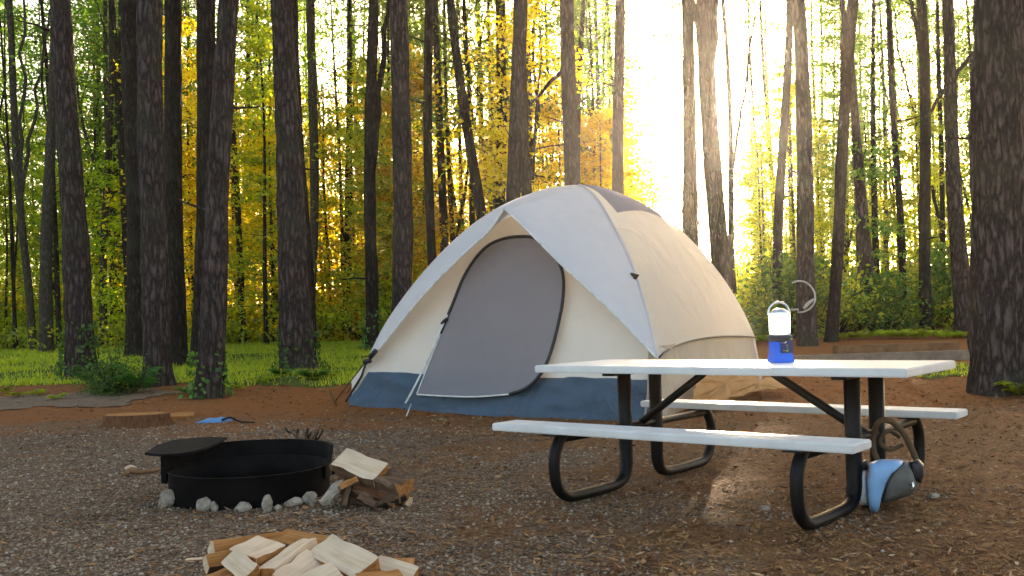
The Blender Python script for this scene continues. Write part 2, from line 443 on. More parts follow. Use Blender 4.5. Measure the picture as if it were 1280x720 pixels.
def limb(p0, p1, r0, r1, n=6, k=7, wob=.06, seed=0):
    rnd = random.Random(seed); p0 = Vector(p0); p1 = Vector(p1); L = (p1-p0).length; pts = []
    for i in range(k+1):
        t = i/k; w = math.sin(PI*t)*wob*L
        pts.append(p0.lerp(p1, t)+Vector((rnd.uniform(-1, 1)*w, rnd.uniform(-1, 1)*w, rnd.uniform(-1, 1)*w*.5)))
    return tubev(pts, [r0+(r1-r0)*i/k for i in range(k+1)], n)

def spray_leaves(rs, sprays, per, lsize, flat=.35, spread=.45):
    P = []; U = []; W = []
    for (a, b, s) in sprays:
        a = np.array(a); b = np.array(b); n = int(per*(.6+.8*rs.rand()))
        t = rs.rand(n)**.7; t = .2+.85*t
        q = rs.randn(n, 3)*np.array([1, 1, flat])*spread*s*(.35+.65*t)[:, None]
        p = a+(b-a)*t[:, None]+q; p[:, 2] -= .12*s*(q[:, 0]**2+q[:, 1]**2)
        az = rs.rand(n)*2*PI; tl = rs.randn(n)*.55
        u = np.stack([np.cos(az)*np.cos(tl), np.sin(az)*np.cos(tl), np.sin(tl)], -1)
        r = rs.randn(n, 3)*.5+np.array([0, 0, 1]); w = np.cross(u, r); w /= np.linalg.norm(w, axis=1)[:, None]+1e-9
        L = lsize*(.6+.8*rs.rand(n))[:, None]*.5
        P.append(p); U.append(u*L); W.append(w*L*.62)
    return np.concatenate(P), np.concatenate(U), np.concatenate(W)

def make_tree_proto(seed, height, r0, z0, R0, nspray, per, lsize, leaf, barkm, fork=False, name='tree', top=None):
    rs = np.random.RandomState(seed); rnd = random.Random(seed)
    root = thing(name, 'tree', 'tree')
    n = 26; lean = (rs.rand(2)-.5)*.05*height; path = []; rad = []
    ph = rs.rand()*6; cv = .012*height
    for i in range(n):
        t = i/(n-1); zz = t*height
        path.append(Vector((lean[0]*t+cv*math.sin(ph+t*5)*t, lean[1]*t+cv*math.cos(ph+t*4)*t, zz-.1)))
        rad.append(r0*(1-.8*t)+.006)
    parts = [trunkv(path, rad, 9, .05, seed, .3)]
    sprays = []
    def pt(z):
        i = min(max(z/height, 0), .999)*(n-1); k = int(i); return path[k].lerp(path[min(k+1, n-1)], i-k)
    if fork:
        zf = height*rnd.uniform(.12, .3); p0 = pt(zf); az = rnd.uniform(0, 6.28)
        p1 = p0+Vector((math.cos(az)*height*.10, math.sin(az)*height*.10, height*.55))
        parts.append(limb(p0, p1, r0*.6, r0*.15, 7, 9, .02, seed))
    for s in range(nspray):
        t = (s+rs.rand())/nspray; zz = z0+(height-z0)*t**.9
        az = rs.rand()*2*PI; L = R0*(1-.65*t**2)*(.5+.6*rs.rand()); up = rs.uniform(-.05, .45)*L
        a = pt(zz); b = a+Vector((math.cos(az)*L, math.sin(az)*L, up))
        if L > .5: parts.append(limb(a, b, max(.006, r0*.22*(1-t*.6)), .005, 4, 4, .05, seed*100+s))
        sprays.append((a, b, max(.5, L*.75)))
    V, Fs = join(*parts)
    mesh('trunk', V, Fs, barkm, root, True)
    P, U, W = spray_leaves(rs, sprays, per, lsize)
    quads('crown', P, U, W, leaf, root)
    root.hide_render = False; regkids(root)
    return root

USED = set()
def place(proto, x, y, s=1., rz=None, sz=None, label=None, group=None, cat='tree'):
    rz = random.uniform(0, 6.28) if rz is None else rz
    if proto.name in USED: o = copytree(proto)
    else: o = proto; USED.add(proto.name)
    o.location = on(x, y, -.02); o.rotation_euler = (0, 0, rz); o.scale = (s, s, sz or s)
    tag(o, label, cat, group); return o

# ---- the big trunks, measured in the photograph:  (x at top of frame, x base, y base, base width px, width px at frame top, bark, label, distance or None)
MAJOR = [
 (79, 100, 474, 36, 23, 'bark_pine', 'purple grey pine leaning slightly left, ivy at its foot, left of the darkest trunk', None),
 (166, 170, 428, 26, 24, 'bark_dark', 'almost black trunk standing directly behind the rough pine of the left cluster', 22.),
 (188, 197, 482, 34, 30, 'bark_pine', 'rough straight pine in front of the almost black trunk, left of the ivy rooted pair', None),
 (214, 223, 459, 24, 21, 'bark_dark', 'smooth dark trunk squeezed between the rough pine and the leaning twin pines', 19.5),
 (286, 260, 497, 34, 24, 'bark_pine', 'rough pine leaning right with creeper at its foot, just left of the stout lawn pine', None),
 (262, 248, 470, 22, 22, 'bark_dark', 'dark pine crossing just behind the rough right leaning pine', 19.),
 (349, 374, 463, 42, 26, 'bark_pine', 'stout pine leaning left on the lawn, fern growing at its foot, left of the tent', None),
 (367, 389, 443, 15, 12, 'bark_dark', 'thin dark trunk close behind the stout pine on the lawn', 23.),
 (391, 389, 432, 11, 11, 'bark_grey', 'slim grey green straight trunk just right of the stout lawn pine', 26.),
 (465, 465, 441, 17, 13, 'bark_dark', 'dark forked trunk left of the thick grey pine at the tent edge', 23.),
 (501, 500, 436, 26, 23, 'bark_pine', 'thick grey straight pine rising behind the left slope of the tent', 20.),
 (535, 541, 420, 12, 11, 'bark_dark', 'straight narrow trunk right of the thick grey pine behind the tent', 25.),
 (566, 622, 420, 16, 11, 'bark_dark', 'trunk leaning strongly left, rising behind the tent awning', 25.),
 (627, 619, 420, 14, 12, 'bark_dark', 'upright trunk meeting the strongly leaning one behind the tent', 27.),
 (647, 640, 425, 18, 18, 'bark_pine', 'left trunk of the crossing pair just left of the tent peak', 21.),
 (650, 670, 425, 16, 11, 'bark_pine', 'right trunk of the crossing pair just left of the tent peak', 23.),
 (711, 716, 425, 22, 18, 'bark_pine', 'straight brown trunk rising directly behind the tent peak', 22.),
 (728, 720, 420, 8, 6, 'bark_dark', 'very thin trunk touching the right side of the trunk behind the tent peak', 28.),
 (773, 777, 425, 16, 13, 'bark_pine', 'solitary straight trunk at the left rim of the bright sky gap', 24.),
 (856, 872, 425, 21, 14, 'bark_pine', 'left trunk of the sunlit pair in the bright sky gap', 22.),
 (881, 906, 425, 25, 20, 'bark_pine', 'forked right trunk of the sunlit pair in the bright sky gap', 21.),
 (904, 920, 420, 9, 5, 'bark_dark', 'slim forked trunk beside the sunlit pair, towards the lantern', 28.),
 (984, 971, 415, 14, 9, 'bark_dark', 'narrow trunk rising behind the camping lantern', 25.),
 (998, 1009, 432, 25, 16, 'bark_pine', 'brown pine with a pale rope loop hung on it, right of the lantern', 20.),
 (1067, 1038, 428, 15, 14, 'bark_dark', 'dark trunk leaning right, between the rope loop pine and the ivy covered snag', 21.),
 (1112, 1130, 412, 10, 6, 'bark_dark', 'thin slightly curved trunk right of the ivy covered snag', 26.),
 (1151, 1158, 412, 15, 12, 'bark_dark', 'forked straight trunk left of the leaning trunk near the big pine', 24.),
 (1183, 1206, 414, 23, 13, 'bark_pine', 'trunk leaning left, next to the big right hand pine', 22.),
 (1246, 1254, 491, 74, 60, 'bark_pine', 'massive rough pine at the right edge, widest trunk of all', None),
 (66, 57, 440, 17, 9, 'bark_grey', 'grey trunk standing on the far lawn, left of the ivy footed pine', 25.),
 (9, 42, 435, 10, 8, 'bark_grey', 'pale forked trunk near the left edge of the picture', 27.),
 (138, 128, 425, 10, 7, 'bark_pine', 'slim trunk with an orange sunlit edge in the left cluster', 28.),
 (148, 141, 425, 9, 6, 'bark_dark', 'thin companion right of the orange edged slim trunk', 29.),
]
crown_meshes = []
def top_crown(seed, leaf):
    rs = np.random.RandomState(seed); sp = []
    for s in range(26):
        az = rs.rand()*6.28; L = 1.2+2.2*rs.rand(); z = rs.rand()*6
        a = (0, 0, z); b = (math.cos(az)*L, math.sin(az)*L, z+rs.uniform(-.3, .8)); sp.append((a, b, 1.2))
    P, U, W = spray_leaves(rs, sp, 55, .20)
    o = quads('crown', P, U, W, leaf); me = o.data; bpy.data.objects.remove(o); return me
crown_meshes = [top_crown(900, 'needle_green'), top_crown(901, 'leaf_green')]
TREES = []
for i, (xt, xb, yb, wb, wt, bm_, lab, d) in enumerate(MAJOR):
    if d is None: base = gp(xb, yb)
    else: b0 = at(xb, yb, d); base = on(b0.x, d)
    d = base.y
    topp = at(xt, 0, d)
    basepx = at(xb, yb, d)
    dirx = (topp.x-basepx.x)/(topp.z-basepx.z)
    r0 = wb/2/F*d; r1 = wt/2/F*d; ztop = topp.z-base.z
    Ht = max(ztop+4.5, 13.)+random.uniform(0, 2)
    root = thing('pine_tree' if bm_ == 'bark_pine' else 'forest_tree', lab, 'tree', base)
    big = wb > 30
    step = .09 if big else .3
    n = int(Ht/step); path = []; rad = []
    ph = random.uniform(0, 6)
    for k in range(n+1):
        z = Ht*k/n; t = z/ztop
        w = math.sin(ph+z*.55)*.05*min(1, z/3)*(d/20)
        path.append(Vector((dirx*z+w, .02*math.sin(ph*2+z*.4), z-.12)))
        rr = r0+(r1-r0)*min(t, 1.) if t <= 1 else r1*(1-.8*(t-1)/(Ht/ztop-1+1e-6))
        rad.append(max(rr, .02)*(1+.03*math.sin(z*3.1+ph)))
    parts = [trunkv(path, rad, 44 if big else 16, .085 if big else .05, i*3.7, .32 if big else .25)]
    def ptz(z): k = min(n-1, max(0, int(z/Ht*n))); return path[k]
    rnd = random.Random(i)
    for s in range(3 if wb > 12 else 2):       # dead stubs and snags
        z = rnd.uniform(2, Ht*.8); az = rnd.uniform(0, 6.28); L = rnd.uniform(.25, .9)
        p = ptz(z); parts.append(limb(p, p+Vector((math.cos(az)*L, math.sin(az)*L, rnd.uniform(0, .4))), .03, .008, 5, 4, .06, i*9+s))
    def fork(z, xtpx, r, ytp=0):
        p = ptz(z); q = at(xtpx, ytp, d)-base; e = p+(q-p)*1.25
        parts.append(limb(p, e, r, r*.5, 8, 12, .012, i))
    if 'dark forked trunk left of' in lab: fork(ztop*.48, 486, .09)
    if 'forked right trunk' in lab: fork(ztop*.72, 895, .13); fork(ztop*.80, 866, .10)
    if 'slim forked' in lab: fork(ztop*.5, 938, .05, 60)
    if 'forked straight trunk' in lab: fork(ztop*.8, 1138, .08)
    if 'pale forked' in lab:
        fork(ztop*.45, 55, .06, 60); fork(ztop*.45, 30, .06); 
        p = ptz(ztop*.5); q = at(0, 165, d)-base; parts.append(limb(p, q, .05, .03, 7, 8, .02, 5))
    if 'right leaning' in lab or 'leaning right, between' in lab: fork(ztop*.75, xt-14, .09)
    if 'next to the big' in lab:
        p = at(1157, 148, d)-base; q = at(1216, 66, d)-base; parts.append(limb(p, q, .035, .05, 6, 7, .03, 3))
    if 'behind the tent peak' in lab and 'straight brown' in lab:
        p = at(662, 132, d)-base; q = at(711, 78, d)-base; parts.append(limb(p, q, .03, .06, 6, 7, .03, 4))
    V, Fs = join(*parts)
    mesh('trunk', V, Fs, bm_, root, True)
    c = bpy.data.objects.new('crown', crown_meshes[i % 2]); COL.objects.link(c); c.parent = root
    c.location = ptz(Ht*.98)-Vector((0, 0, 3.2)); c.rotation_euler = (0, 0, i*1.3); s = .7+.2*(i % 3); c.scale = (s, s, .8)
    TREES.append((root, base, r0, lab))

# ---- forest behind
protoG = [make_tree_proto(s, h_, r, z0, R0, ns, int(per*2.6), .125, 'leaf_green', b, fk, 'forest_tree')
          for s, h_, r, z0, R0, ns, per, b, fk in ((11, 15, .12, 3.5, 2.4, 46, 46, 'bark_grey', True), (12, 17, .14, 5, 2.6, 46, 46, 'bark_dark', False), (13, 14, .09, 3, 2.0, 40, 46, 'bark_dark', True))]
protoY = [make_tree_proto(s, h_, r, z0, R0, ns, int(per*3.2), .125, 'leaf_yellow', b, fk, 'sapling')
          for s, h_, r, z0, R0, ns, per, b, fk in ((21, 9, .07, .6, 1.9, 44, 52, 'bark_dark', False), (22, 8.5, .08, .8, 2.0, 46, 52, 'bark_grey', True), (23, 7, .05, .4, 1.8, 36, 56, 'bark_dark', False))]
protoL = [make_tree_proto(s, h_, r, z0, R0, ns, int(per*2.8), .12, 'leaf_lime', b, fk, 'sapling')
          for s, h_, r, z0, R0, ns, per, b, fk in ((31, 8, .06, .5, 1.8, 42, 52, 'bark_dark', False), (32, 11, .08, 1.2, 2.0, 48, 50, 'bark_grey', True))]
protoT = [make_tree_proto(s, h_, r, z0, R0, ns, per*2, .12, 'leaf_green', b, fk, 'forest_tree')
          for s, h_, r, z0, R0, ns, per, b, fk in ((41, 16, .09, 7, 1.5, 20, 26, 'bark_dark', True), (42, 18, .11, 8, 1.7, 20, 26, 'bark_dark', False), (43, 15, .07, 6, 1.3, 18, 22, 'bark_dark', True))]
def px2x(px, d): return (px-640)/F*d
LAB = {
 'lg': ('slender green leaved tree in the forest left of the thick grey pine', 'green leaved trees deep in the left forest'),
 'mg': ('slender green leaved tree in the forest behind the tent', 'green leaved trees deep behind the tent'),
 'rg': ('slender green leaved tree in the forest right of the lantern', 'green leaved trees deep in the right forest'),
 'ly': ('low golden leaved sapling glowing in the forest left of the tent', 'golden saplings glowing left of the tent'),
 'my': ('low golden leaved sapling glowing behind the tent', 'golden saplings glowing behind the tent'),
 'ry': ('low yellow green sapling in the forest right of the lantern', 'yellow green saplings in the right forest'),
 'gl': ('low lime green sapling at the back of the lawn, far left', 'lime green saplings behind the lawn'),
 't': ('thin high crowned trunk standing deep in the sunlit forest', 'thin high crowned trunks deep in the forest'),
}
def ok_spot(px, d, taken, md):
    x = px2x(px, d)
    return all((x-a)**2+(d-b)**2 > md*md for a, b in taken)
def scatter(kind, protos, n, p0, p1, d0, d1, s0, s1, cat='tree', md=1.2, avoid=None):
    taken = []; lab, grp = LAB[kind]; c = 0
    for _ in range(n*20):
        px = random.uniform(p0, p1); d = math.sqrt(random.uniform(d0*d0, d1*d1))
        if avoid and avoid(px, d): continue
        if not ok_spot(px, d, taken, md): continue
        taken.append((px2x(px, d), d)); s = random.uniform(s0, s1)
        place(random.choice(protos), px2x(px, d), d, s, sz=s*random.uniform(.9, 1.15), label=lab, group=grp, cat=cat)
        c += 1
        if c >= n: break
gap = lambda px, d: 775 < px < 905 or 925 < px < 950
scatter('lg', protoG, 26, -60, 470, 27, 46, .85, 1.15, avoid=lambda p, d: 5 < p < 70 or (215 < p < 470 and (d < 36 or random.random() < .2)))
scatter('mg', protoG, 17, 480, 770, 27, 46, .8, 1.1)
scatter('rg', protoG, 18, 965, 1330, 28, 46, .7, 1.0)
scatter('ly', protoY+protoL[:1], 22, 190, 520, 25.5, 38, .8, 1.1, md=1.4)
scatter('my', protoY, 20, 520, 790, 26, 42, .8, 1.1, md=1.4)
scatter('ry', protoL, 26, 930, 1330, 27, 44, .6, .85, md=1.4)
scatter('gl', protoL+[protoG[2]], 20, -60, 230, 28, 42, .7, 1.0, md=1.4)
scatter('t', protoT, 100, -40, 1320, 26, 50, .8, 1.2, md=1.0, avoid=lambda p, d: 795 < p < 848 or 885 < p < 940)

# ---- bushes and undergrowth
def make_bush(seed, leaf, hh=1.4, rr=1.1, n=46, per=42, ls=.11, name='bush', flat=.35):
    rs = np.random.RandomState(seed); root = thing(name, 'bush', 'bush'); sp = []; parts = []
    for k in range(n):
        az = rs.rand()*6.28; e = rs.rand(); z = hh*e*(.7+.3*rs.rand()); L = rr*math.sqrt(max(.05, 1-(z/hh)**2))*(.5+.6*rs.rand())
        a = (0, 0, z*.35); b = (math.cos(az)*L, math.sin(az)*L, z+.1)
        sp.append((a, b, .55)); parts.append(limb((0, 0, 0), b, .012, .004, 4, 4, .08, seed*50+k))
    V, Fs = join(*parts); mesh('stem', V, Fs, 'bark_dark', root, True)
    P, U, W = spray_leaves(rs, sp, per, ls, flat, .4); P[:, 2] = np.maximum(P[:, 2], .03)
    quads('foliage', P, U, W, leaf, root); regkids(root); return root
bG = [make_bush(61, 'leaf_lime'), make_bush(62, 'leaf_green', 1.7, 1.2)]
bY = [make_bush(63, 'leaf_yellow', 1.8, 1.3), make_bush(64, 'leaf_lime', 1.5, 1.2)]
LAB.update({
 'b1': ('leafy green bush at the back of the lawn left of the tent', 'bushes at the back of the lawn'),
 'b2': ('sunlit yellow bush behind the tent', 'sunlit bushes behind the tent'),
 'b3': ('leafy green bush behind the grey and brown timbers on the right', 'bushes behind the timbers on the right')})
scatter('b1', bG[:1]+bY, 38, -70, 500, 27.5, 40, .8, 1.5, 'bush', 1.3)
scatter('b2', bY, 30, 480, 1000, 25, 42, .9, 1.6, 'bush', 1.2)
scatter('b3', bG+bY[1:], 40, 960, 1330, 22.5, 38, .8, 1.4, 'bush', 1.2)
# the dense low wood closing the view
def farwood(name, y0, y1, n, leaf, lab, hfun, xr=.62, ls=.34, xa=-1., xb=1.):
    y = y0+(y1-y0)*RS.rand(n); x = (xa+(xb-xa)*RS.rand(n)+.06*RS.randn(n))*y*xr
    hm = hfun(x, y); z = hm*RS.rand(n)**.8
    k = z < hm*(.35+.9*fbm(x*.35, z*.5, y*.2)); x, y, z = x[k], y[k], z[k]; n = len(x)
    U = RS.randn(n, 3); U /= np.linalg.norm(U, axis=1)[:, None]; W = np.cross(U, RS.randn(n, 3)); W /= np.linalg.norm(W, axis=1)[:, None]
    L = (ls*(.6+.7*RS.rand(n)))[:, None]*.5
    o = quads(name, np.stack([x, y, hgt(x, y)+z], -1), U*L, W*L*.65, leaf)
    tag(o, lab, 'woodland', kind='stuff')
def hf(x, y):
    px = 640+x/y*F
    g_ = np.clip(np.abs(px-850)/110-.3, 0.0, 1)
    return 2.2+7.0*g_*np.clip(fbm(x*.2, y*.05, 1.)*1.9-.25, .2, 1.2)
farwood('far_woodland', 48, 54, 20000, 'leaf_yellow', 'far golden woodland closing the view behind the tent', hf, ls=.27, xa=-.60, xb=.28)
farwood('far_woodland', 47, 54, 11000, 'leaf_green', 'far green woodland closing the view at the left edge', hf, ls=.27, xa=-1.05, xb=-.52)
farwood('far_woodland', 47, 54, 18000, 'leaf_lime', 'far lime green woodland closing the view right of the tent', hf, ls=.27, xa=.25, xb=1.05)
farwood('low_undergrowth', 24, 45, 26000, 'leaf_lime', 'low green undergrowth covering the forest floor between the trees', lambda x, y: .55+.5*fbm(x, y, 2.), .62, .12)

# named plants close by
def fernv(rs, nf, L, up=.7):
    P = []; U = []; W = []
    for k in range(nf):
        az = rs.rand()*6.28; l = L*(.6+.5*rs.rand()); e = up*(.6+.6*rs.rand())
        d = np.array([math.cos(az), math.sin(az), 0]); s = np.array([-math.sin(az), math.cos(az), 0])
        for t in np.linspace(.12, 1, 16):
            c = d*l*t*.8+np.array([0, 0, l*(e*t*1.3-e*t*t*1.0)+.02]); ll = l*.30*math.sin(PI*min(1, t*.85+.12))+.01
            for sg in (-1, 1):
                u = s*sg*ll*.5+d*ll*.15+np.array([0, 0, -.1*ll]); P.append(c+u); U.append(u); W.append(d*ll*.14+np.array([0, 0, .02*ll]))
    return np.array(P), np.array(U), np.array(W)
def plant(name, px, py, L, nf, leaf, label, cat='plant', up=.7, seed=1, d=None):
    b = gp(px, py) if d is None else on(at(px, py, d).x, d)
    P, U, W = fernv(np.random.RandomState(seed), nf, L, up)
    o = quads(name, P, U, W, leaf); o.location = b; return tag(o, label, cat)
bF = make_bush(65, 'leaf_fern', 1.15, .75, 50, 60, .07)
g1 = gp(143, 492); place(bF, g1.x, g1.y, .62, label='soft green bush between the ivy footed pine and the rough pine', cat='bush')
USED.add(bF.name)
plant('fern', 176, 492, .5, 26, 'leaf_fern', 'feathery fern touching the left side of the rough straight pine', seed=3, up=1.6)
plant('fern', 122, 486, .5, 26, 'leaf_fern', 'feathery fern just right of the ivy footed pine', seed=4, up=1.5)
plant('fern', 238, 493, .32, 18, 'leaf_fern', 'small fern between the rough pine and the right leaning pine', seed=5)
plant('fern', 392, 474, .42, 22, 'leaf_fern', 'low fern at the right foot of the stout lawn pine', seed=6)
plant('fern', 352, 470, .35, 20, 'leaf_fern', 'low fern at the left foot of the stout lawn pine', seed=7)
plant('fern', 1276, 468, .42, 22, 'leaf_lime', 'green fern in front of the massive pine at the right edge', seed=8, up=1.1, d=10.8)
for k, (px, py, s) in enumerate([(20, 497, .22), (45, 495, .25), (70, 500, .2), (430, 470, .25), (325, 480, .22), (300, 488, .2), (8, 492, .22), (340, 476, .2), (415, 472, .2)]):
    q = plant('ground_plant', px, py, s, 14, 'leaf_lime', 'small leafy weed at the edge of the lawn', seed=20+k); q['group'] = 'small weeds at the lawn edge'
for k, (px, py, s) in enumerate([(1080, 424, .5), (1115, 425, .6), (1150, 424, .5), (1185, 424, .5), (1060, 430, .45), (960, 430, .5), (945, 425, .5), (1200, 430, .4), (1132, 418, .7)]):
    q = plant('ground_plant', px, py, s, 22, 'leaf_lime', 'low leafy plant growing just behind the timbers', seed=40+k, d=21.5); q['group'] = 'low plants behind the timbers'
def ivy(tree, hmax, n, lab):
    root, base, r0, _ = tree; rs = np.random.RandomState(int(base.x*10) & 255)
    z = hmax*rs.rand(n)**1.5; a = rs.rand(n)*6.28; ph = (np.sin(a*2+z*3)+1)/2; k = rs.rand(n) < ph+.15; z, a = z[k], a[k]; n = len(z)
    rr = r0*1.12+.05*rs.rand(n)+.25*np.exp(-z/.12)*rs.rand(n)
    P = np.stack([np.cos(a)*rr, np.sin(a)*rr, z+.02], -1)+np.array(base)
    nrm = np.stack([np.cos(a), np.sin(a), 0*a], -1)+rs.randn(n, 3)*.4
    U = np.cross(nrm, rs.randn(n, 3)); U /= np.linalg.norm(U, axis=1)[:, None]; W = np.cross(nrm, U); W /= np.linalg.norm(W, axis=1)[:, None]
    L = .036*(.5+rs.rand(n))[:, None]
    o = quads('ivy', P-np.array(base), U*L, W*L*.8, 'leaf_fern'); o.location = base
    tag(o, lab, 'plant')
for key, hm, n, lab in (('ivy at its foot', 1.0, 650, 'dense ivy climbing the foot of the left leaning purple grey pine'), ('creeper at its foot', .6, 300, 'creeper leaves around the foot of the right leaning rough pine'),
                        ('stout pine', .7, 380, 'ivy leaves around the foot of the stout lawn pine'), ('dark forked trunk left', .9, 260, 'ivy around the foot of the dark forked trunk beside the tent')):
    ivy([t for t in TREES if key in t[3]][0], hm, n, lab)
# ivy covered snag
b = on(px2x(1086, 24.5), 24.5)
sn = thing('dead_tree', 'broken ivy covered snag with leafy sides, right of the dark right leaning trunk', 'tree', b)
V, Fs = trunkv([Vector((-.3*k/14, 0, k*.5)) for k in range(15)], [.24-.012*k for k in range(15)], 14, .08, 3.)
mesh('trunk', V, Fs, 'bark_pine', sn, True)
rs = np.random.RandomState(5); sp = []
for k in range(34):
    az = rs.rand()*6.28; z = .3+4.6*rs.rand(); L = .5+.5*rs.rand(); sp.append(((0, 0, z), (math.cos(az)*L, math.sin(az)*L, z-.1), .5))
P, U, W = spray_leaves(rs, sp, 50, .11); quads('foliage', P, U, W, 'leaf_green', sn)

# rope loop hung on the pine right of the lantern
t = [t for t in TREES if 'rope loop hung' in t[3]][0]; d = t[1].y-t[2]-.12
c = at(999, 371, d); rr = 20/F*d
rp = thing('rope_loop', 'pale rope loop hanging open on the brown pine behind the lantern', 'rope', c)
pts = [Vector((rr*math.cos(a), .02*math.sin(3*a), rr*math.sin(a)*.98)) for a in [R(q) for q in range(115, -105, -10)]]
pts += [Vector((-.1*rr, 0, -.78*rr)), Vector((-.55*rr, 0, -.8*rr))]
tube('rope', pts, .02, 'rope', rp, 8)
tube('knot', [Vector((.25*rr, -.03, -.75*rr)), Vector((.5*rr, -.03, -.45*rr)), Vector((.9*rr, -.02, -.15*rr))], [.03, .045, .02], 'rope', rp, 8)

# ------------------------------------------------------------------ tent
TC = Vector((.5, 11.9, .0))
tent = thing('tent', 'large white dome tent, side tinted as if backlit, with blue base and closed grey door', 'tent', TC)
APEX = at(724, 231, 12.0)
A0 = on(-2.02, 11.6); B0 = on(1.36, 9.6)
C0 = on(3.35, 12.95); D0 = on(-.02, 14.95)
def curve(pp, n):
    """points given as (px,py,d) -> smooth 3D path resampled to n+1 points"""
    P = smoothpath([at(*q) if not isinstance(q, Vector) else q for q in pp], 10)
    L = [0.]
    for i in range(1, len(P)): L.append(L[-1]+(P[i]-P[i-1]).length)
    out = []
    for k in range(n+1):
        s = L[-1]*k/n; i = 0
        while i < len(L)-2 and L[i+1] < s: i += 1
        out.append(P[i].lerp(P[i+1], (s-L[i])/max(1e-9, L[i+1]-L[i])))
    return out
NN = 28
arcA = curve([(459, 449, 11.62), (483, 402, 11.6), (524, 346, 11.6), (572, 296, 11.65), (618, 262, 11.7), (670, 240, 11.85), (724, 231, 12.0)], NN)[::-1]
arcB = curve([APEX, (745, 246, 11.75), (768, 284, 11.25), (790, 330, 10.7), (809, 392, 10.1), (822, 449, 9.6)], NN)
arcC = curve([APEX, (770, 243, 12.25), (815, 262, 12.5), (856, 292, 12.75), (897, 338, 12.95), (926, 383, 13.), (944, 422, 12.98)], NN)
arcD = curve([APEX, Vector((.55, 12.9, 2.55)), Vector((.3, 13.8, 1.9)), Vector((.12, 14.4, 1.2)), Vector((0, 14.8, .65))], NN)
PK = at(630, 260, 10.75)
rimR = curve([PK, (664, 293, 10.5), (704, 333, 10.25), (760, 385, 9.95), (822, 449, 9.57)], NN)
rimL = curve([PK, (611, 289, 10.85), (575, 322, 11.), (530, 368, 11.15), (492, 414, 11.35), (463, 450, 11.5)], NN)
def loft(name, c0, c1, mat, bul=0., parent=tent, m=12, t0=0., t1=1., s0=0., s1=1., outward=None, thick=.0, wr=0.):
    n = len(c0)-1; vs = []; ctr = Vector((.68, 12.2, .8))
    i0, i1 = int(t0*n), int(t1*n)
    for i in range(i0, i1+1):
        for j in range(m+1):
            s = s0+(s1-s0)*j/m; p = c0[i].lerp(c1[i], s)
            o = (p-ctr).normalized() if outward is None else outward
            wob = wr*float(fbm(i*.35+s*3, s*5+i*.1, 2.)-.5)*math.sin(PI*s)
            vs.append(p+o*(bul*math.sin(PI*s)*math.sin(PI*min(1, max(0, i/n))**.8)+wob))
    k = m+1; fs = [(a*k+b, a*k+b+1, (a+1)*k+b+1, (a+1)*k+b) for a in range(i1-i0) for b in range(m)]
    o = mesh(name, vs, fs, mat, parent, True, world=True)
    if thick:
        md = o.modifiers.new('s', 'SOLIDIFY'); md.thickness = thick; md.offset = 0
    return o
# front of the fly: right half and the narrow left strip share the line peak - apex
e1 = loft('front_fly', rimR, arcB, 'fly_white', .06, wr=.03, thick=.004)
strip = [rimL[i] for i in range(NN+1)]
e2 = loft('front_fly', rimL, arcA, 'fly_white', .05, m=6, wr=.02, thick=.004)
# right side panel: white fly coloured as backlit, with a grey vent near the top
def lerpc(a, b, s): return [a[i].lerp(b[i], s) for i in range(len(a))]
def side(name, mat, tA, tB, s0, s1, lift=0.):
    """patch of the side surface; tA,tB(s) give the start and end along the arcs"""
    vs = []; n1, m = 26, 18; nA = NN; ctr = Vector((.68, 12.2, .8))
    def ev(c, t):
        x = min(max(t, 0), 1)*nA; i = min(int(x), nA-1); return c[i].lerp(c[i+1], x-i)
    for a in range(n1+1):
        for b in range(m+1):
            s = s0+(s1-s0)*b/m; ta, tb = tA(s), tB(s); t = ta+(tb-ta)*a/n1
            p = ev(arcB, t).lerp(ev(arcC, t), s); o = (p-ctr).normalized()
            bl = .13*math.sin(PI*s)*math.sin(PI*min(1, t)**.8)+.022*float(fbm(s*7, t*5, 1.)-.5)*math.sin(PI*s)
            vs.append(p+o*(bl+lift))
    k = m+1; fs = [(x*k+y, (x+1)*k+y, (x+1)*k+y+1, x*k+y+1) for x in range(n1) for y in range(m)]
    return mesh(name, vs, fs, mat, tent, True, world=True)
hem = lambda s: 1-.065*math.sin(PI*min(1, s*1.0))**.6*(1-s*.75)
sp_ = side('side_fly', 'fly_backlit', lambda s: 0., hem, 0., 1.)
vt = side('vent_panel', 'fly_vent', lambda s: .02, lambda s: .25+.25*s-.12*s*(1-s), .15, .985, .012)
loft('rear_fly', arcC, arcD, 'fly_backlit', .12); loft('left_fly', arcD, arcA, 'fly_backlit', .1)
# seams / pole sleeves
off = lambda c, o: [p+Vector(o) for p in c]
tube('pole_sleeve', off(arcB, (0, -.006, .004)), .012, 'fly_white', tent, 8, True)
tube('awning_hem', rimR, .011, 'white_strap', tent, 8, True); tube('awning_hem', rimL, .013, 'white_strap', tent, 8, True)
tube('fly_hem', [Vector(sp_.data.vertices[26*19+j].co)+TC for j in range(19)], .011, 'black_trim', tent, 6, True)
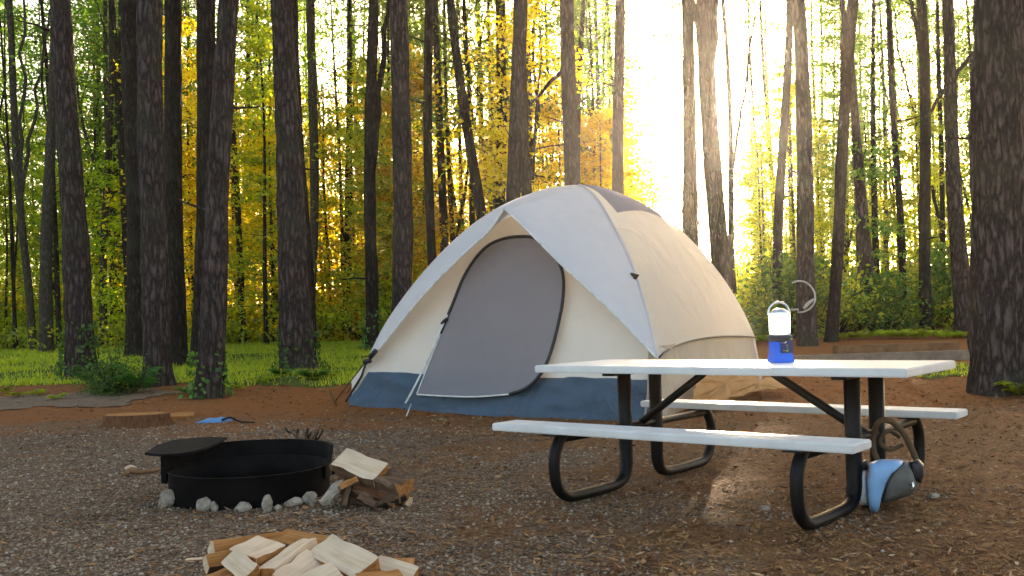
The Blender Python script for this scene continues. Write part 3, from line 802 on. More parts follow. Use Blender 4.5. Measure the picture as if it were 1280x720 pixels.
# front wall plane
Q = at(636, 285, 11.35); nrm = (B0-A0).cross(Q-A0).normalized()
def wp(px, py, off_=0.):
    o = Vector((0, 0, H)); a, b = ray(px, py); dd = Vector((a, 1, b)); k = (A0-o).dot(nrm)/dd.dot(nrm); p = o+dd*k
    s = -1 if nrm.y > 0 else 1
    return p+nrm*s*off_
def poly_grid(name, top, bot, mat, off_=0., wr=.0, m=10):
    """surface between two pixel polylines of equal length on the front wall plane"""
    n = len(top); vs = []
    for i in range(n):
        for j in range(m+1):
            t = j/m; px = bot[i][0]+(top[i][0]-bot[i][0])*t; py = bot[i][1]+(top[i][1]-bot[i][1])*t
            bl = wr*float(fbm(px*.03, py*.06, 1.)-.5)
            vs.append(wp(px, py, off_+bl))
    k = m+1; fs = [(a*k+b, a*k+b+1, (a+1)*k+b+1, (a+1)*k+b) for a in range(n-1) for b in range(m)]
    return mesh(name, vs, fs, mat, tent, True, world=True)
def dens(pl, n):
    L = [0.]
    for i in range(1, len(pl)): L.append(L[-1]+math.dist(pl[i], pl[i-1]))
    out = []
    for k in range(n+1):
        s = L[-1]*k/n; i = 0
        while i < len(L)-2 and L[i+1] < s: i += 1
        f = (s-L[i])/max(1e-9, L[i+1]-L[i]); out.append(tuple(pl[i][q]+(pl[i+1][q]-pl[i][q])*f for q in (0, 1)))
    return out
def xs_of(pl, xs):
    out = []
    for x in xs:
        for i in range(len(pl)-1):
            if pl[i][0] <= x <= pl[i+1][0]+1e-6:
                f = (x-pl[i][0])/max(1e-9, pl[i+1][0]-pl[i][0]); out.append((x, pl[i][1]+(pl[i+1][1]-pl[i][1])*f)); break
        else: out.append((x, pl[-1][1]))
    return out
XSW = list(np.linspace(440, 824, 49))
blue_top = [(440, 500), (462, 467), (530, 468), (650, 471), (760, 474), (824, 476)]
base_ln = [(440, 508), (500, 513), (560, 518), (611, 522), (700, 525), (824, 528)]
wall_top = [(440, 476), (462, 448), (487, 412), (530, 360), (575, 312), (620, 278), (640, 270), (680, 300), (720, 338), (760, 374), (824, 440)]
poly_grid('front_wall', xs_of(wall_top, XSW), xs_of(blue_top, XSW), 'wall_cream', 0., .04, 14)
poly_grid('tub_front', xs_of(blue_top, XSW), xs_of(base_ln, XSW), 'tub_blue', .012, .22, 12)
door_c = [(525, 495), (541, 458), (556, 420), (571, 384), (584, 352), (598, 329), (614, 312), (633, 303), (654, 300), (674, 302), (692, 315), (704, 333), (709, 353), (708, 380), (703, 407), (696, 435), (687, 460), (675, 478), (660, 490), (642, 496), (600, 498), (560, 497)]
dc = dens(door_c+[door_c[0]], 90)[:-1]
cx_, cy_ = 630, 405; vs = []; K = len(dc)
for j in range(9):
    f = j/8
    for (px, py) in dc:
        q = (cx_+(px-cx_)*f, cy_+(py-cy_)*f); vs.append(wp(q[0], q[1], .088+.04*(1-f)*float(fbm(q[0]*.02, q[1]*.02, 4.))))
fs = [(j*K+i, j*K+(i+1) % K, (j+1)*K+(i+1) % K, (j+1)*K+i) for j in range(8) for i in range(K)]
door = mesh('door', vs, fs, 'door_grey', tent, True, world=True)
def ptube(name, pl, r, mat, par, off_=.096):
    P = smoothpath([wp(x, y, off_) for x, y in pl], 5); L = TC
    v, f = tubev([p-L for p in P], r, 8); return mesh(name, v, f, mat, par, True)
ptube('zipper', door_c[2:20], .019, 'black_trim', door)
ptube('zipper', [door_c[19], (600, 499), (560, 498), (527, 496)], .009, 'white_strap', door)
ptube('zipper', [(527, 495), (541, 459), (556, 421)], .008, 'white_strap', door)
ptube('door_strap', [(566, 398), (556, 420), (541, 455), (526, 486), (514, 508)], .012, 'white_strap', tent, .12)
ptube('toggle', [(559, 410), (562, 406), (566, 403)], .022, 'black_trim', tent, .12)
# side walls below the fly
def sidewall(name, P0, P1, T0, T1, mat, n=24, m=6, wr=.05, z0=0., z1=1.):
    vs = []
    out = Vector(((P1-P0).y, -(P1-P0).x, 0)).normalized()
    for i in range(n+1):
        for j in range(m+1):
            s = i/n; t = z0+(z1-z0)*j/m; p = P0.lerp(P1, s).lerp(T0.lerp(T1, s), t)
            vs.append(p+out*wr*(float(vnoise(s*16, 0.3))-.5+.5*float(fbm(s*9, t*4))-.25))
    k = m+1; fs = [(a*k+b, (a+1)*k+b, (a+1)*k+b+1, a*k+b+1) for a in range(n) for b in range(m)]
    return mesh(name, vs, fs, mat, tent, True, world=True)
inn = Vector((-.05, .03, 0))
sidewall('side_skirt', B0+inn, C0, arcB[-1]+inn+Vector((0, 0, .12)), arcC[-1]+inn+Vector((0, 0, .1)), 'skirt_cream', 40, 8, .10)
sidewall('side_wall', C0, D0, arcC[-1], arcD[-1], 'wall_cream'); sidewall('side_wall', D0, A0, arcD[-1], arcA[-1], 'wall_cream')
sidewall('tub_side', D0, A0, arcD[-1], arcA[-1], 'tub_blue', z1=.5, wr=.03)
# toggles, pole ends, guy lines
tube('toggle', [at(789, 343, 10.52), at(796, 345, 10.45), at(792, 350, 10.5)], [.02, .03, .02], 'pack_brown', tent, 8, True)
tube('pole_end', [at(459, 449, 11.6), at(452, 470, 11.6), A0+Vector((-.02, -.04, .05))], .014, 'black_trim', tent, 8, True)
tube('buckle', [at(462, 447, 11.45), at(470, 438, 11.4)], .03, 'black_trim', tent, 8, True)
tube('buckle', [at(455, 452, 11.5), at(463, 451, 11.45)], .028, 'black_trim', tent, 8, True)
gl = gp(419, 507)
tube('guy_line', [at(457, 452, 11.5), gl+Vector((0, 0, .05))], .008, 'pack_brown', tent, 6, True)
tube('guy_line', [at(462, 450, 11.5), gp(433, 492)], .006, 'pack_brown', tent, 6, True)
tube('guy_line', [at(514, 505, 11.0), gp(508, 520)], .007, 'white_strap', tent, 6, True)
tube('tent_peg', [gl+Vector((.03, 0, -.03)), gl+Vector((-.05, -.02, .16))], .012, 'pack_brown', tent, 6, True)
pp = wp(821, 455)
tube('pole_end', [arcB[-1], at(824, 490, 9.5), at(826, 520, 9.5)], .013, 'black_trim', tent, 8, True)

# flattened cardboard leaning on the tent side
def card(pp_, label, seed):
    b = Vector((0, 0, 0)); pts = [at(*q) if len(q) == 3 else gp(*q) for q in pp_]
    for p in pts: b += p/len(pts)
    b.z = float(hgt(b.x, b.y)); rnd = random.Random(seed)
    n = len(pts); vs = []; K = 6; ed = []
    for i in range(n):
        for k in range(K):
            p = pts[i].lerp(pts[(i+1) % n], k/K)
            ed.append(p+Vector((rnd.uniform(-.035, .035), rnd.uniform(-.02, .02), rnd.uniform(-.012, .02)))*(k != 0))
    c = sum(ed, Vector())/len(ed); m = len(ed)
    vs = [e-b for e in ed]+[(e+c)/2+Vector((rnd.uniform(-.02, .02), 0, rnd.uniform(-.01, .05)))-b for e in ed]+[c-b+Vector((0, 0, .03))]
    fs = [(i, (i+1) % m, m+(i+1) % m, m+i) for i in range(m)]+[(m+i, m+(i+1) % m, 2*m) for i in range(m)]
    o = mesh('cardboard_sheet', vs, fs, 'cardboard'); o.location = b
    md = o.modifiers.new('s', 'SOLIDIFY'); md.thickness = .012
    return tag(o, label, 'cardboard')
card([(866, 508, 10.15), (912, 503, 10.5), (952, 478, 11.6), (944, 466, 12.1), (895, 468, 11.1), (868, 474, 10.45)], 'largest tan cardboard sheet leaning against the tent side', 1)
card([(905, 500, 10.4), (950, 487, 11.1), (985, 484, 11.3), (965, 472, 12.2), (925, 480, 11.5)], 'torn tan cardboard sheet sticking out farthest right beside the tent', 2)
card([(848, 509, 10.0), (885, 512, 9.9), (912, 504, 10.35), (895, 496, 10.6), (862, 498, 10.3)], 'small tan cardboard scrap on the ground under the far bench', 3)

# ------------------------------------------------------------------ picnic table
TT = thing('picnic_table', 'white topped picnic table with two attached benches on black bent tube legs', 'table', (1.262, 5.616, float(hgt(1.262, 5.616))*0), -.692)
def slab(name, x0, x1, y0, y1, z0, z1, par=TT, mat='table_white', bw=.006):
    v, f = boxv(x0, x1, y0, y1, z0, z1); return bevel(mesh(name, v, f, mat, par), bw, 2)
slab('tabletop', -1.131, 1.131, -.417, .417, .715, .759)
for s in (-1, 1): slab('bench', -1.056, 1.056, s*.81-.125 if s > 0 else -.81-.114, s*.81+.114, .408, .45)
lg = {-1: -.62, 1: .78}
for e in (-1, 1):
    u = lg[e]
    for s in (-1, 1):
        vt_ = s*.18-.0
        pts = [(u, vt_, .70), (u, vt_, .30), (u, vt_+s*.0, .14), (u, vt_+s*.03, .075), (u, vt_+s*.10, .045), (u, vt_+s*.2, .036), (u, s*.68, .036), (u, s*.80, .05), (u, s*.88, .11), (u, s*.905, .20), (u, s*.90, .29), (u, s*.86, .36), (u, s*.81, .402)]
        P = [Vector(pts[0]), Vector(pts[1])]+smoothpath(pts[2:], 4)
        l = tube('leg', P, [.042, .042]+[.040+(.032-.040)*min(1, i/10) for i in range(len(P)-2)], 'black_steel', TT, 14)
        slab('foot_plate', u-.05, u+.05, s*.81-.14, s*.81+.14, .400, .4075, l, 'black_steel', .002)
    slab('top_bracket', u-.04, u+.04, -.36, .36, .695, .7145, TT, 'black_steel', .003)
    tube('cross_bar', [Vector((u, -.80, .375)), Vector((u, .80, .375))], .024, 'black_steel', TT, 10)
    ub = .22
    tube('brace', [Vector((ub*e+.05, 0, .70)), Vector((u, 0, .385))], .024, 'black_steel', TT, 10)
slab('brace_plate', -.28, .38, -.05, .05, .700, .7145, TT, 'black_steel', .003)

# lantern
LP = Vector((1.53, 5.51, .7605))
ln = thing('camping_lantern', 'lit camping lantern with bright blue base and silver handle on the picnic table', 'lantern', LP, 0.)
s = 5.5/F
def lat(name, prof, mat, n=28, par=ln, closed=True):
    v, f = lathev(prof, n); 
    if closed: f += [tuple(range(n))[::-1], tuple(range((len(prof)-1)*n, len(prof)*n))]
    return mesh(name, v, f, mat, par, True)
v, f = lathev([(.084, 0), (.086, .006), (.080, .02), (.073, .05), (.070, .075), (.070, .118), (.064, .124)], 4)
v = [(x*math.cos(.9)-y*math.sin(.9), x*math.sin(.9)+y*math.cos(.9), z) for x, y, z in v]; f += [(3, 2, 1, 0), (24, 25, 26, 27)]
base_ = bevel(mesh('base', v, f, 'blue_plastic', ln), .012, 3)
lat('collar', [(.062, .120), (.068, .126), (.070, .14), (.066, .152), (.060, .158), (.052, .164)], 'black_trim')
t_ = NT('lamp_glow'); em = t_.n('ShaderNodeEmission'); em.inputs[0].default_value = (1, .95, .9, 1); em.inputs[1].default_value = 4.; M['lamp_glow'] = t_.done(em.outputs[0])
lat('globe', [(.046, .164), (.056, .169), (.058, .18), (.058, .262), (.055, .272), (.046, .277)], 'lamp_glow')
lat('cap', [(.052, .277), (.054, .282), (.050, .292), (.036, .304), (.012, .310)], 'chrome')
for a in (.6, 2.2, 3.75, 5.3):
    tube('guard_wire', [Vector((.062*math.cos(a), .062*math.sin(a), z)) for z in (.15, .2, .26)]+[Vector((.05*math.cos(a), .05*math.sin(a), .285))], .003, 'chrome', ln, 6)
tube('handle', [Vector((.062*math.cos(a), .012, .275+.072*math.sin(a))) for a in [R(q) for q in range(-8, 190, 9)]], .0062, 'chrome', ln, 8)
# printed shapes on the base: dark panel with light and green flecks
fr = Vector((.028, -.072, 0))
dv = mesh('decal', *boxv(-.036, .036, -.002, .002, .055, .150), 'navy_plastic', ln); dv.location = (.022, -.055, 0); dv.rotation_euler = (0, 0, .12)
rnd = random.Random(4)
for k in range(9):
    x, z = rnd.uniform(-.030, .034), rnd.uniform(.06, .150); w, h_ = rnd.uniform(.003, .008), rnd.uniform(.003, .008); sh = rnd.uniform(-.006, .006)
    v = [(x-w, -.0035, z-h_), (x+w, -.0035, z-h_*.5), (x+w*.6+sh, -.0035, z+h_), (x-w*.7+sh, -.0035, z+h_*.4)]
    q = mesh('fleck', v+[(a_, -.001, c_) for a_, _, c_ in v], [(0, 1, 2, 3), (7, 6, 5, 4), (0, 4, 5, 1), (1, 5, 6, 2), (2, 6, 7, 3), (3, 7, 4, 0)], ['green_paint', 'plastic_white', 'timber_grey'][k % 3], dv)

# ------------------------------------------------------------------ backpack by the table leg
d0 = gp(1098, 642).y
def pk(px, py, dd=0.): return at(px, py, d0+dd)
bp = pk(1105, 640); bp.z = float(hgt(bp.x, bp.y))
bk = thing('backpack', 'light blue and grey backpack lying beside the right table leg', 'bag', bp)
def blob(name, outline, dn, df, mat, par, seg=5, puff=.6, world=True):
    """pillow-like solid: front and back rings of the outline (pixels) with rounded depth"""
    cx = sum(p[0] for p in outline)/len(outline); cy = sum(p[1] for p in outline)/len(outline)
    ol = dens(outline+[outline[0]], 40)[:-1]; n = len(ol); vs = []; rings = 9
    for k in range(rings):
        a = -PI/2+PI*k/(rings-1); sc = .55+.45*math.cos(a)**puff if abs(math.cos(a)) > 1e-6 else .55
        dd = dn+(df-dn)*(.5+.5*math.sin(a))
        for (x, y) in ol: vs.append(pk(cx+(x-cx)*sc, cy+(y-cy)*sc, dd))
    fs = [(k*n+i, k*n+(i+1) % n, (k+1)*n+(i+1) % n, (k+1)*n+i) for k in range(rings-1) for i in range(n)]
    fs += [tuple(range(n))[::-1], tuple(range((rings-1)*n, rings*n))]
    return mesh(name, vs, fs, mat, par, True, world=True)
blob('body', [(1096, 580), (1112, 574), (1136, 576), (1146, 590), (1150, 606), (1142, 618), (1125, 624), (1104, 630), (1096, 615), (1094, 596)], .0, .34, 'pack_grey', bk)
blob('front_flap', [(1087, 578), (1100, 574), (1124, 574), (1132, 577), (1118, 588), (1108, 604), (1102, 622), (1098, 640), (1091, 643), (1086, 634), (1084, 604)], -.07, .20, 'pack_blue', bk)
blob('side_pocket', [(1137, 576), (1148, 573), (1155, 580), (1156, 594), (1152, 604), (1142, 604), (1138, 592)], .02, .26, 'black_trim', bk)
blob('base_pad', [(1072, 588), (1083, 584), (1085, 632), (1076, 632), (1072, 622)], .05, .28, 'plastic_white', bk)
blob('top_pad', [(1068, 580), (1084, 574), (1086, 588), (1072, 590)], .05, .25, 'black_trim', bk)
pts = smoothpath([pk(1147, 580, .1), pk(1140, 562, .15), pk(1128, 540, .2), pk(1112, 526, .2), pk(1098, 528, .22), pk(1092, 545, .24), pk(1092, 562, .2), pk(1098, 578, .15)], 6)
v, f = tubev([p-bp for p in pts], .016, 8); st_ = mesh('shoulder_strap', v, f, 'pack_brown', bk, True)
pts = smoothpath([pk(1124, 546, .25), pk(1110, 538, .2), pk(1100, 552, .2), pk(1112, 562, .2), pk(1128, 556, .22)], 6)
v, f = tubev([p-bp for p in pts], .012, 8); mesh('shoulder_strap', v, f, 'pack_brown', bk, True)
tube('buckle', [pk(1137, 606, -.03), pk(1141, 603, -.04), pk(1142, 610, -.04), pk(1137, 613, -.03)], .008, 'chrome', bk, 6, True)
tube('piping', smoothpath([pk(1130, 578, -.0), pk(1118, 590, -.05), pk(1109, 606, -.06), pk(1103, 626, -.03)], 5), .006, 'black_trim', bk, 6, True)

# ------------------------------------------------------------------ fire ring
fc = on(-1.66, 5.98); RR = .50
fp = thing('fire_ring', 'round black fire ring with raised back and a flat plate on its left rim', 'fire pit', fc)
def ring(name, r, z0, z1, mat, th=.008, n=72, par=fp):
    pf = [(r, z0), (r+.004, z0+.004), (r+.004, z1-.004), (r+.010, z1), (r-th, z1), (r-th, z0)]
    v, f = lathev(pf+[pf[0]], n); return mesh(name, v, f, mat, par, True)
ring('lower_ring', RR-.02, -.02, .185, 'soot_steel'); AR = [R(q) for q in np.linspace(-12, 200, 60)]
pf = [(RR, .11), (RR+.004, .27), (RR+.012, .275), (RR+.012, .29), (RR-.010, .29), (RR-.008, .11)]; vs = []
for a in AR:
    dz = min(1., max(0., (a-AR[0])/R(22)))
    vs += [(r_*math.cos(a), r_*math.sin(a), z_ if z_ < .2 else .19+(z_-.19)*dz) for r_, z_ in pf]
k = len(pf); fs = [(i*k+j, (i+1)*k+j, (i+1)*k+(j+1) % k, i*k+(j+1) % k) for i in range(len(AR)-1) for j in range(k)]+[tuple(range(k)), tuple(range((len(AR)-1)*k, len(AR)*k))[::-1]]
mesh('back_shield', vs, fs, 'soot_steel', fp)
v, f = lathev([(.0, .05), (.2, .06), (.35, .045), (RR-.06, .03)], 40)
v = [(x, y, z+.02*float(fbm(x*9, y*9))) for x, y, z in v]; mesh('ash_bed', v, f, 'char', fp, True)
# grill plate: near half disc tipped to the left
pl_c = [(181, 566), (196, 556), (216, 550), (240, 547.5), (262, 546), (284, 546.5), (272, 553), (258, 559), (240, 564), (222, 567), (200, 568)]
ol = dens(pl_c+[pl_c[0]], 40)[:-1]
ptop = []
for (x, y) in ol:
    t = (x-181)/103.; dd = 5.75+(568-y)*.028; p = at(x, y, dd); ptop.append(p)
c = sum(ptop, Vector())/len(ptop); n_ = len(ptop)
vs = [p-fc for p in ptop]+[p-fc+Vector((0, 0, -.014)) for p in ptop]+[c-fc+Vector((0, 0, .004)), c-fc+Vector((0, 0, -.018))]
fs = [(i, (i+1) % n_, 2*n_) for i in range(n_)]+[(n_+(i+1) % n_, n_+i, 2*n_+1) for i in range(n_)]+[(i, n_+i, n_+(i+1) % n_, (i+1) % n_) for i in range(n_)]
mesh('grill_plate', vs, fs, 'soot_steel', fp)
for sy in (-1, 1): tube('hinge', [Vector((-RR-.03, sy*.05, .16)), Vector((-RR-.02, sy*.05, .30))], .012, 'black_steel', fp, 8)
slab('mount_plate', -RR-.03, -RR-.002, -.08, .08, .10, .27, fp, 'soot_steel', .003)

# rocks
def rockv(rs, sx, sy, sz):
    bm = bmesh.new(); bmesh.ops.create_icosphere(bm, subdivisions=4, radius=1.)
    ph = rs.rand(3)*50
    for v in bm.verts:
        c = v.co.copy(); k = 1+.55*(float(fbm(c.x*1.1+ph[0], c.y*1.1+ph[1], c.z*1.1+ph[2]))-.5)+.22*(float(fbm(c.x*4+ph[0], c.y*4, c.z*4))-.5)
        for a in range(4):
            pass
        v.co = Vector((c.x*sx, c.y*sy, c.z*sz))*k
    for a in range(6):
        nn = Vector(rs.randn(3)).normalized(); nn.z = abs(nn.z)
        ex = max((v.co.dot(nn) for v in bm.verts)); lim = ex*(.62+.2*rs.rand())
        for v in bm.verts:
            q = v.co.dot(nn)
            if q > lim: v.co -= nn*(q-lim)*.9
    me = bpy.data.meshes.new('rock'); bm.to_mesh(me); bm.free(); return me
rocks = [(225, 632, 26, 24, 'pointed pale rock at the left end of the fire ring stones'), (254, 640, 21, 20, 'rounded light rock second from the left at the fire ring'), (273, 637, 12, 14, 'small dark grey rock third from the left at the fire ring'),
         (303, 640, 26, 12, 'flat brown grey rock in front of the middle of the fire ring'), (333, 640, 15, 22, 'upright pale rock in front of the fire ring'), (347, 639, 12, 8, 'tiny rock right of the upright pale rock'),
         (365, 634, 26, 12, 'low wide light rock right of the upright pale rock'), (386, 630, 22, 16, 'smooth blue grey rock at the right front of the fire ring')]
for k, (px, py, w, h_, lab) in enumerate(rocks):
    p = gp(px, py); s = p.y/F; rs = np.random.RandomState(k+70)
    dv_ = p-fc; dv_.z = 0; q_ = max(dv_.length, RR+w*s*.30); p = on(fc.x+dv_.x/dv_.length*q_, fc.y+dv_.y/dv_.length*q_)
    me = rockv(rs, w*s*.46, w*s*.40, h_*s*.58); me.materials.append(M['rock'])
    o = bpy.data.objects.new('rock', me); COL.objects.link(o); o.location = p+Vector((0, .02, h_*s*.42)); o.rotation_euler = (0, 0, k*1.1)
    o['group'] = 'rocks around the fire ring'; tag(o, lab, 'rock')

# ------------------------------------------------------------------ split wood
def splitlog(name, p0, p1, up, w, h_, mats, label, kind='half', group=None, seed=0, rough=1.):
    """billet from p0 to p1: flat split top (mat 0), bark round underside (mat 1), sawn ends (mat 2)"""
    p0 = Vector(p0); p1 = Vector(p1); ax = (p1-p0); L = ax.length; ax.normalize()
    up = Vector(up); up = (up-ax*up.dot(ax)).normalized(); sd = ax.cross(up)
    rnd = random.Random(seed); n = 12; prof = []
    if kind == 'half':
        top = [(-.5, .0), (-.25, .012), (0, .0), (.25, .01), (.5, -.01)]
        bot = [(.5*math.cos(a), -math.sin(a)) for a in np.linspace(.15, PI-.15, 8)]
    elif kind == 'slab':
        top = [(-.5, 0), (-.2, .02), (.15, .0), (.5, .0)]; bot = [(.49, -.5), (.4, -1), (0, -.96), (-.42, -1), (-.5, -.55)]
    else:
        top = [(-.5, -.35), (-.3, -.15), (0, .08), (.2, -.05), (.5, -.3)]; bot = [(.5*math.cos(a), -.3-.7*math.sin(a)) for a in np.linspace(.15, PI-.15, 7)]
    prof = top+bot; nt = len(top); m = len(prof); K = 10; vs = []
    for i in range(K+1):
        t = i/K
        for j, (a, b) in enumerate(prof):
            ja = (float(vnoise(t*4+seed, j*1.7))-.5)*.10*rough; jb = (float(vnoise(t*4+seed*3, j*1.3, 5.))-.5)*.07*rough*rough
            endc = 1-.04*(i in (0, K))
            vs.append(ax*((t-.5)*L+(float(vnoise(j*.9, seed))-.5)*.03*L*(i in (0, K)))+sd*(a*endc+ja)*w+up*((b*endc+jb)*h_))
    # local frame: z along axis so the grain follows
    rot = Matrix((sd, up, ax)).transposed()
    inv = rot.inverted(); vs = [inv@v for v in vs]
    fs = []; mi = []
    for i in range(K):
        for j in range(m):
            a = i*m+j; b = i*m+(j+1) % m; fs.append((a, b, b+m, a+m)); mi.append(0 if j < nt-1 else 1)
    fs.append(tuple(range(m))[::-1]); mi.append(2); fs.append(tuple(range(K*m, K*m+m))); mi.append(2)
    o = mesh(name, vs, fs, mats, midx=mi)
    o.matrix_world = Matrix.Translation((p0+p1)/2)@rot.to_4x4()
    if label: tag(o, label, 'firewood', group)
    bevel(o, .002, 1); return o
PW = ['wood_pale', 'wood_bark', 'wood_orange']; OW = ['wood_orange', 'wood_bark', 'wood_pale']; PP = ['wood_pale', 'wood_pale', 'wood_orange']; PO = ['wood_pale', 'wood_orange', 'wood_orange']
G = 'split logs in the foreground pile'
# (px0,py0,d0, px1,py1,d1, up vector, width, height, mats, kind, label)
PILE = [
 (266, 678, 4.12, 362, 665, 4.32, (0, -.5, .8), .10, .10, OW, 'wedge', 'orange split log at the back left of the foreground pile'),
 (258, 695, 4.0, 352, 676, 4.20, (-.1, -.5, .8), .09, .09, OW, 'wedge', 'thin orange brown log lying along the back left of the foreground pile'),
 (303, 692, 3.96, 341, 675, 4.12, (-.25, -.75, .7), .16, .08, PO, 'slab', 'square pale slab left of the long diagonal log in the foreground pile'),
 (332, 711, 3.82, 383, 673, 4.12, (-.35, -.45, .9), .095, .10, PP, 'slab', 'long pale log lying diagonally on top of the foreground pile'),
 (285, 694, 3.9, 312, 716, 3.78, (-.3, -.6, .7), .085, .06, PO, 'half', 'small pale wedge at the left front of the foreground pile'),
 (358, 728, 3.74, 402, 696, 3.98, (.1, -.75, .7), .14, .09, PO, 'slab', 'pinkish pale slab in the middle of the foreground pile'),
 (400, 679, 4.03, 458, 709, 3.80, (.1, -.7, .75), .13, .09, PO, 'slab', 'widest clean pale slab on the right of the foreground pile'),
 (470, 701, 3.92, 519, 716, 3.86, (.1, -.55, .85), .075, .05, PO, 'half', 'slim pale log at the far right of the foreground pile'),
 (380, 736, 3.66, 425, 714, 3.78, (.1, -.7, .75), .12, .06, PO, 'slab', 'pale slab cut by the bottom edge of the picture in the foreground pile'),
 (256, 726, 3.78, 300, 708, 3.95, (-.2, -.4, .85), .10, .09, OW, 'half', 'brown barked log at the left bottom of the foreground pile'),
 (450, 728, 3.70, 505, 722, 3.82, (.2, -.5, .8), .10, .09, OW, 'half', 'brown log under the slim pale log of the foreground pile'),
 (350, 668, 4.3, 410, 680, 4.18, (.1, -.5, .9), .10, .08, OW, 'half', 'brown log behind the long diagonal log of the foreground pile'),
 (395, 700, 4.15, 450, 712, 4.05, (.1, -.3, .9), .12, .10, OW, 'half', 'dark brown log hidden below the widest clean slab of the foreground pile'),
]
for k, (a, b, c, d, e, f_, up, w, h_, mt, kd, lab) in enumerate(PILE):
    splitlog('split_log', at(a, b, c), at(d, e, f_), up, w, h_, mt, lab, kd, G, k+1)
# lower layer carrying the pile
rnd = random.Random(3)
LOWX = [(-1.10, 'first'), (-.98, ''), (-.86, ''), (-.74, ''), (-.62, ''), (-.50, '')]
for k, (x, _) in enumerate(LOWX):
    y0 = 3.82+rnd.uniform(-.04, .04)
    splitlog('split_log', on(x, y0-.10, .035), on(x+rnd.uniform(-.03, .03), y0+.26, .04), (0, 0, 1), .115, .05, OW, 'brown log in the bottom layer of the foreground pile', 'half', G, 30+k)

# charred heap right of the ring
G2 = 'old logs heaped right of the fire ring'
CW = ['wood_pale', 'wood_bark', 'wood_orange']; CB = ['wood_bark', 'char', 'wood_bark']; CC = ['stump_side', 'wood_bark', 'wood_orange']
HEAP = [
 (424, 570, 5.62, 476, 590, 5.5, (.15, -.6, .8), .16, .09, CW, 'slab', 'white faced split log on top of the heap right of the fire ring'),
 (468, 590, 5.55, 506, 602, 5.40, (.1, -.2, .9), .15, .13, ['wood_bark', 'wood_bark', 'wood_orange'], 'half', 'brown barked log end at the right of the heap by the fire ring'),
 (428, 600, 5.55, 500, 622, 5.42, (0, -.3, .9), .14, .11, CC, 'half', 'brown log at the very bottom of the heap by the fire ring'),
 (440, 590, 5.72, 490, 608, 5.62, (0, -.3, .9), .14, .12, CC, 'half', 'brown log in the middle of the heap by the fire ring'),
 (404, 626, 5.35, 424, 600, 5.50, (-.5, -.6, .4), .07, .03, ['rock', 'rock', 'rock'], 'slab', 'grey weathered slat leaning on the fire ring beside the heap'),
 (424, 606, 5.42, 446, 596, 5.46, (0, -.5, .8), .05, .04, ['wood_orange', 'wood_bark', 'wood_pale'], 'wedge', 'small pale tipped stick in front of the log heap beside the ring'),
 (428, 632, 5.38, 434, 606, 5.45, (-.4, -.5, .4), .045, .04, CB, 'wedge', 'short brown stick standing in front of the log heap beside the ring'),
 (470, 628, 5.38, 506, 616, 5.42, (0, -.3, .8), .07, .06, CB, 'half', 'short dark branch at the lower right of the log heap beside the ring'),
 (486, 612, 5.5, 512, 622, 5.42, (.2, -.3, .8), .07, .07, OW, 'wedge', 'smallest brown chunk at the far right end of the log heap'),
 (450, 618, 5.36, 470, 630, 5.30, (0, -.4, .8), .05, .035, CB, 'wedge', 'bark scrap lying in front of the log heap beside the ring'),
 (432, 585, 5.66, 460, 600, 5.58, (0, -.4, .8), .12, .10, CC, 'half', 'brown log directly under the white faced log of the heap'),
 (412, 582, 5.8, 446, 572, 5.85, (0, -.3, .9), .08, .06, CB, 'wedge', 'brown stick behind the white faced log of the heap'),
]
for k, (a, b, c, d, e, f_, up, w, h_, mt, kd, lab) in enumerate(HEAP):
    splitlog('old_log', at(a, b, c), at(d, e, f_), up, w, h_, mt, lab, kd, G2, k+80, 1.2 if k == 0 else 2.2)
# dry twigs standing just behind the ring
rnd = random.Random(12)
for k in range(9):
    x1 = 364+k*4.2; lab = 'thin dry twig of the clump standing up behind the back rim of the fire ring'
    b = gp(rnd.uniform(370, 392), 568); b = on(at(380, 560, 6.62).x+rnd.uniform(-.08, .08), 6.62, -.01)
    e = at(x1, rnd.uniform(534, 547), 6.6+rnd.uniform(-.05, .05))
    v, f = limb(Vector((0, 0, 0)), e-b, .014, .008, 7, 8, .07, k)
    v2, f2 = limb((e-b)*.75, (e-b)*.95+Vector((rnd.uniform(-.1, .1), 0, rnd.uniform(-.01, .04))), .008, .005, 5, 4, .1, k+40)
    v, f = join((v, f), (v2, f2))
    o = mesh('dry_twig', v, f, ['timber_grey', 'wood_bark', 'char'][k % 3], smooth=True); o.location = b; tag(o, lab, 'twig', 'dry twigs behind the fire ring')

# stick on the gravel, pale wood chip
def stick(pts, r, mat, label, name='stick'):
    P = smoothpath(pts, 4); b = P[0].copy(); v, f = tubev([p-b for p in P], [r*(1-.5*i/len(P)) for i in range(len(P))], 8)
    o = mesh(name, v, f, mat, smooth=True); o.location = b; return tag(o, label, 'stick')
stick([gp(156, 594, .01), gp(162, 589, .03), gp(178, 590, .02), gp(204, 586, .025)], .022, 'timber_brown', 'bent brown stick lying on the gravel left of the fire ring')
stick([gp(158, 586, .02), gp(164, 583, .04), gp(170, 585, .02)], .016, 'wood_pale', 'pale broken twig end beside the bent stick left of the fire ring')
a = gp(232, 699, .012); b = gp(258, 697, .012)
splitlog('wood_chip', a, b, (0, 0, 1), .04, .014, ['wood_pale', 'wood_orange', 'wood_pale'], 'small pale wood chip lying on the gravel left of the foreground pile', 'slab', None, 5)
bpy.data.objects['wood_chip']['category'] = 'wood chip'
for k, (px, py, r, lab) in enumerate([(957, 637, .03, 'small pale stone on the ground left of the near right table leg'), (1167, 622, .035, 'tan stone on the ground right of the backpack')]):
    p = gp(px, py); me = rockv(np.random.RandomState(k+3), r, r*.8, r*.6); me.materials.append(M['rock']); o = bpy.data.objects.new('stone', me); COL.objects.link(o); o.location = p+Vector((0, 0, r*.3)); tag(o, lab, 'rock')

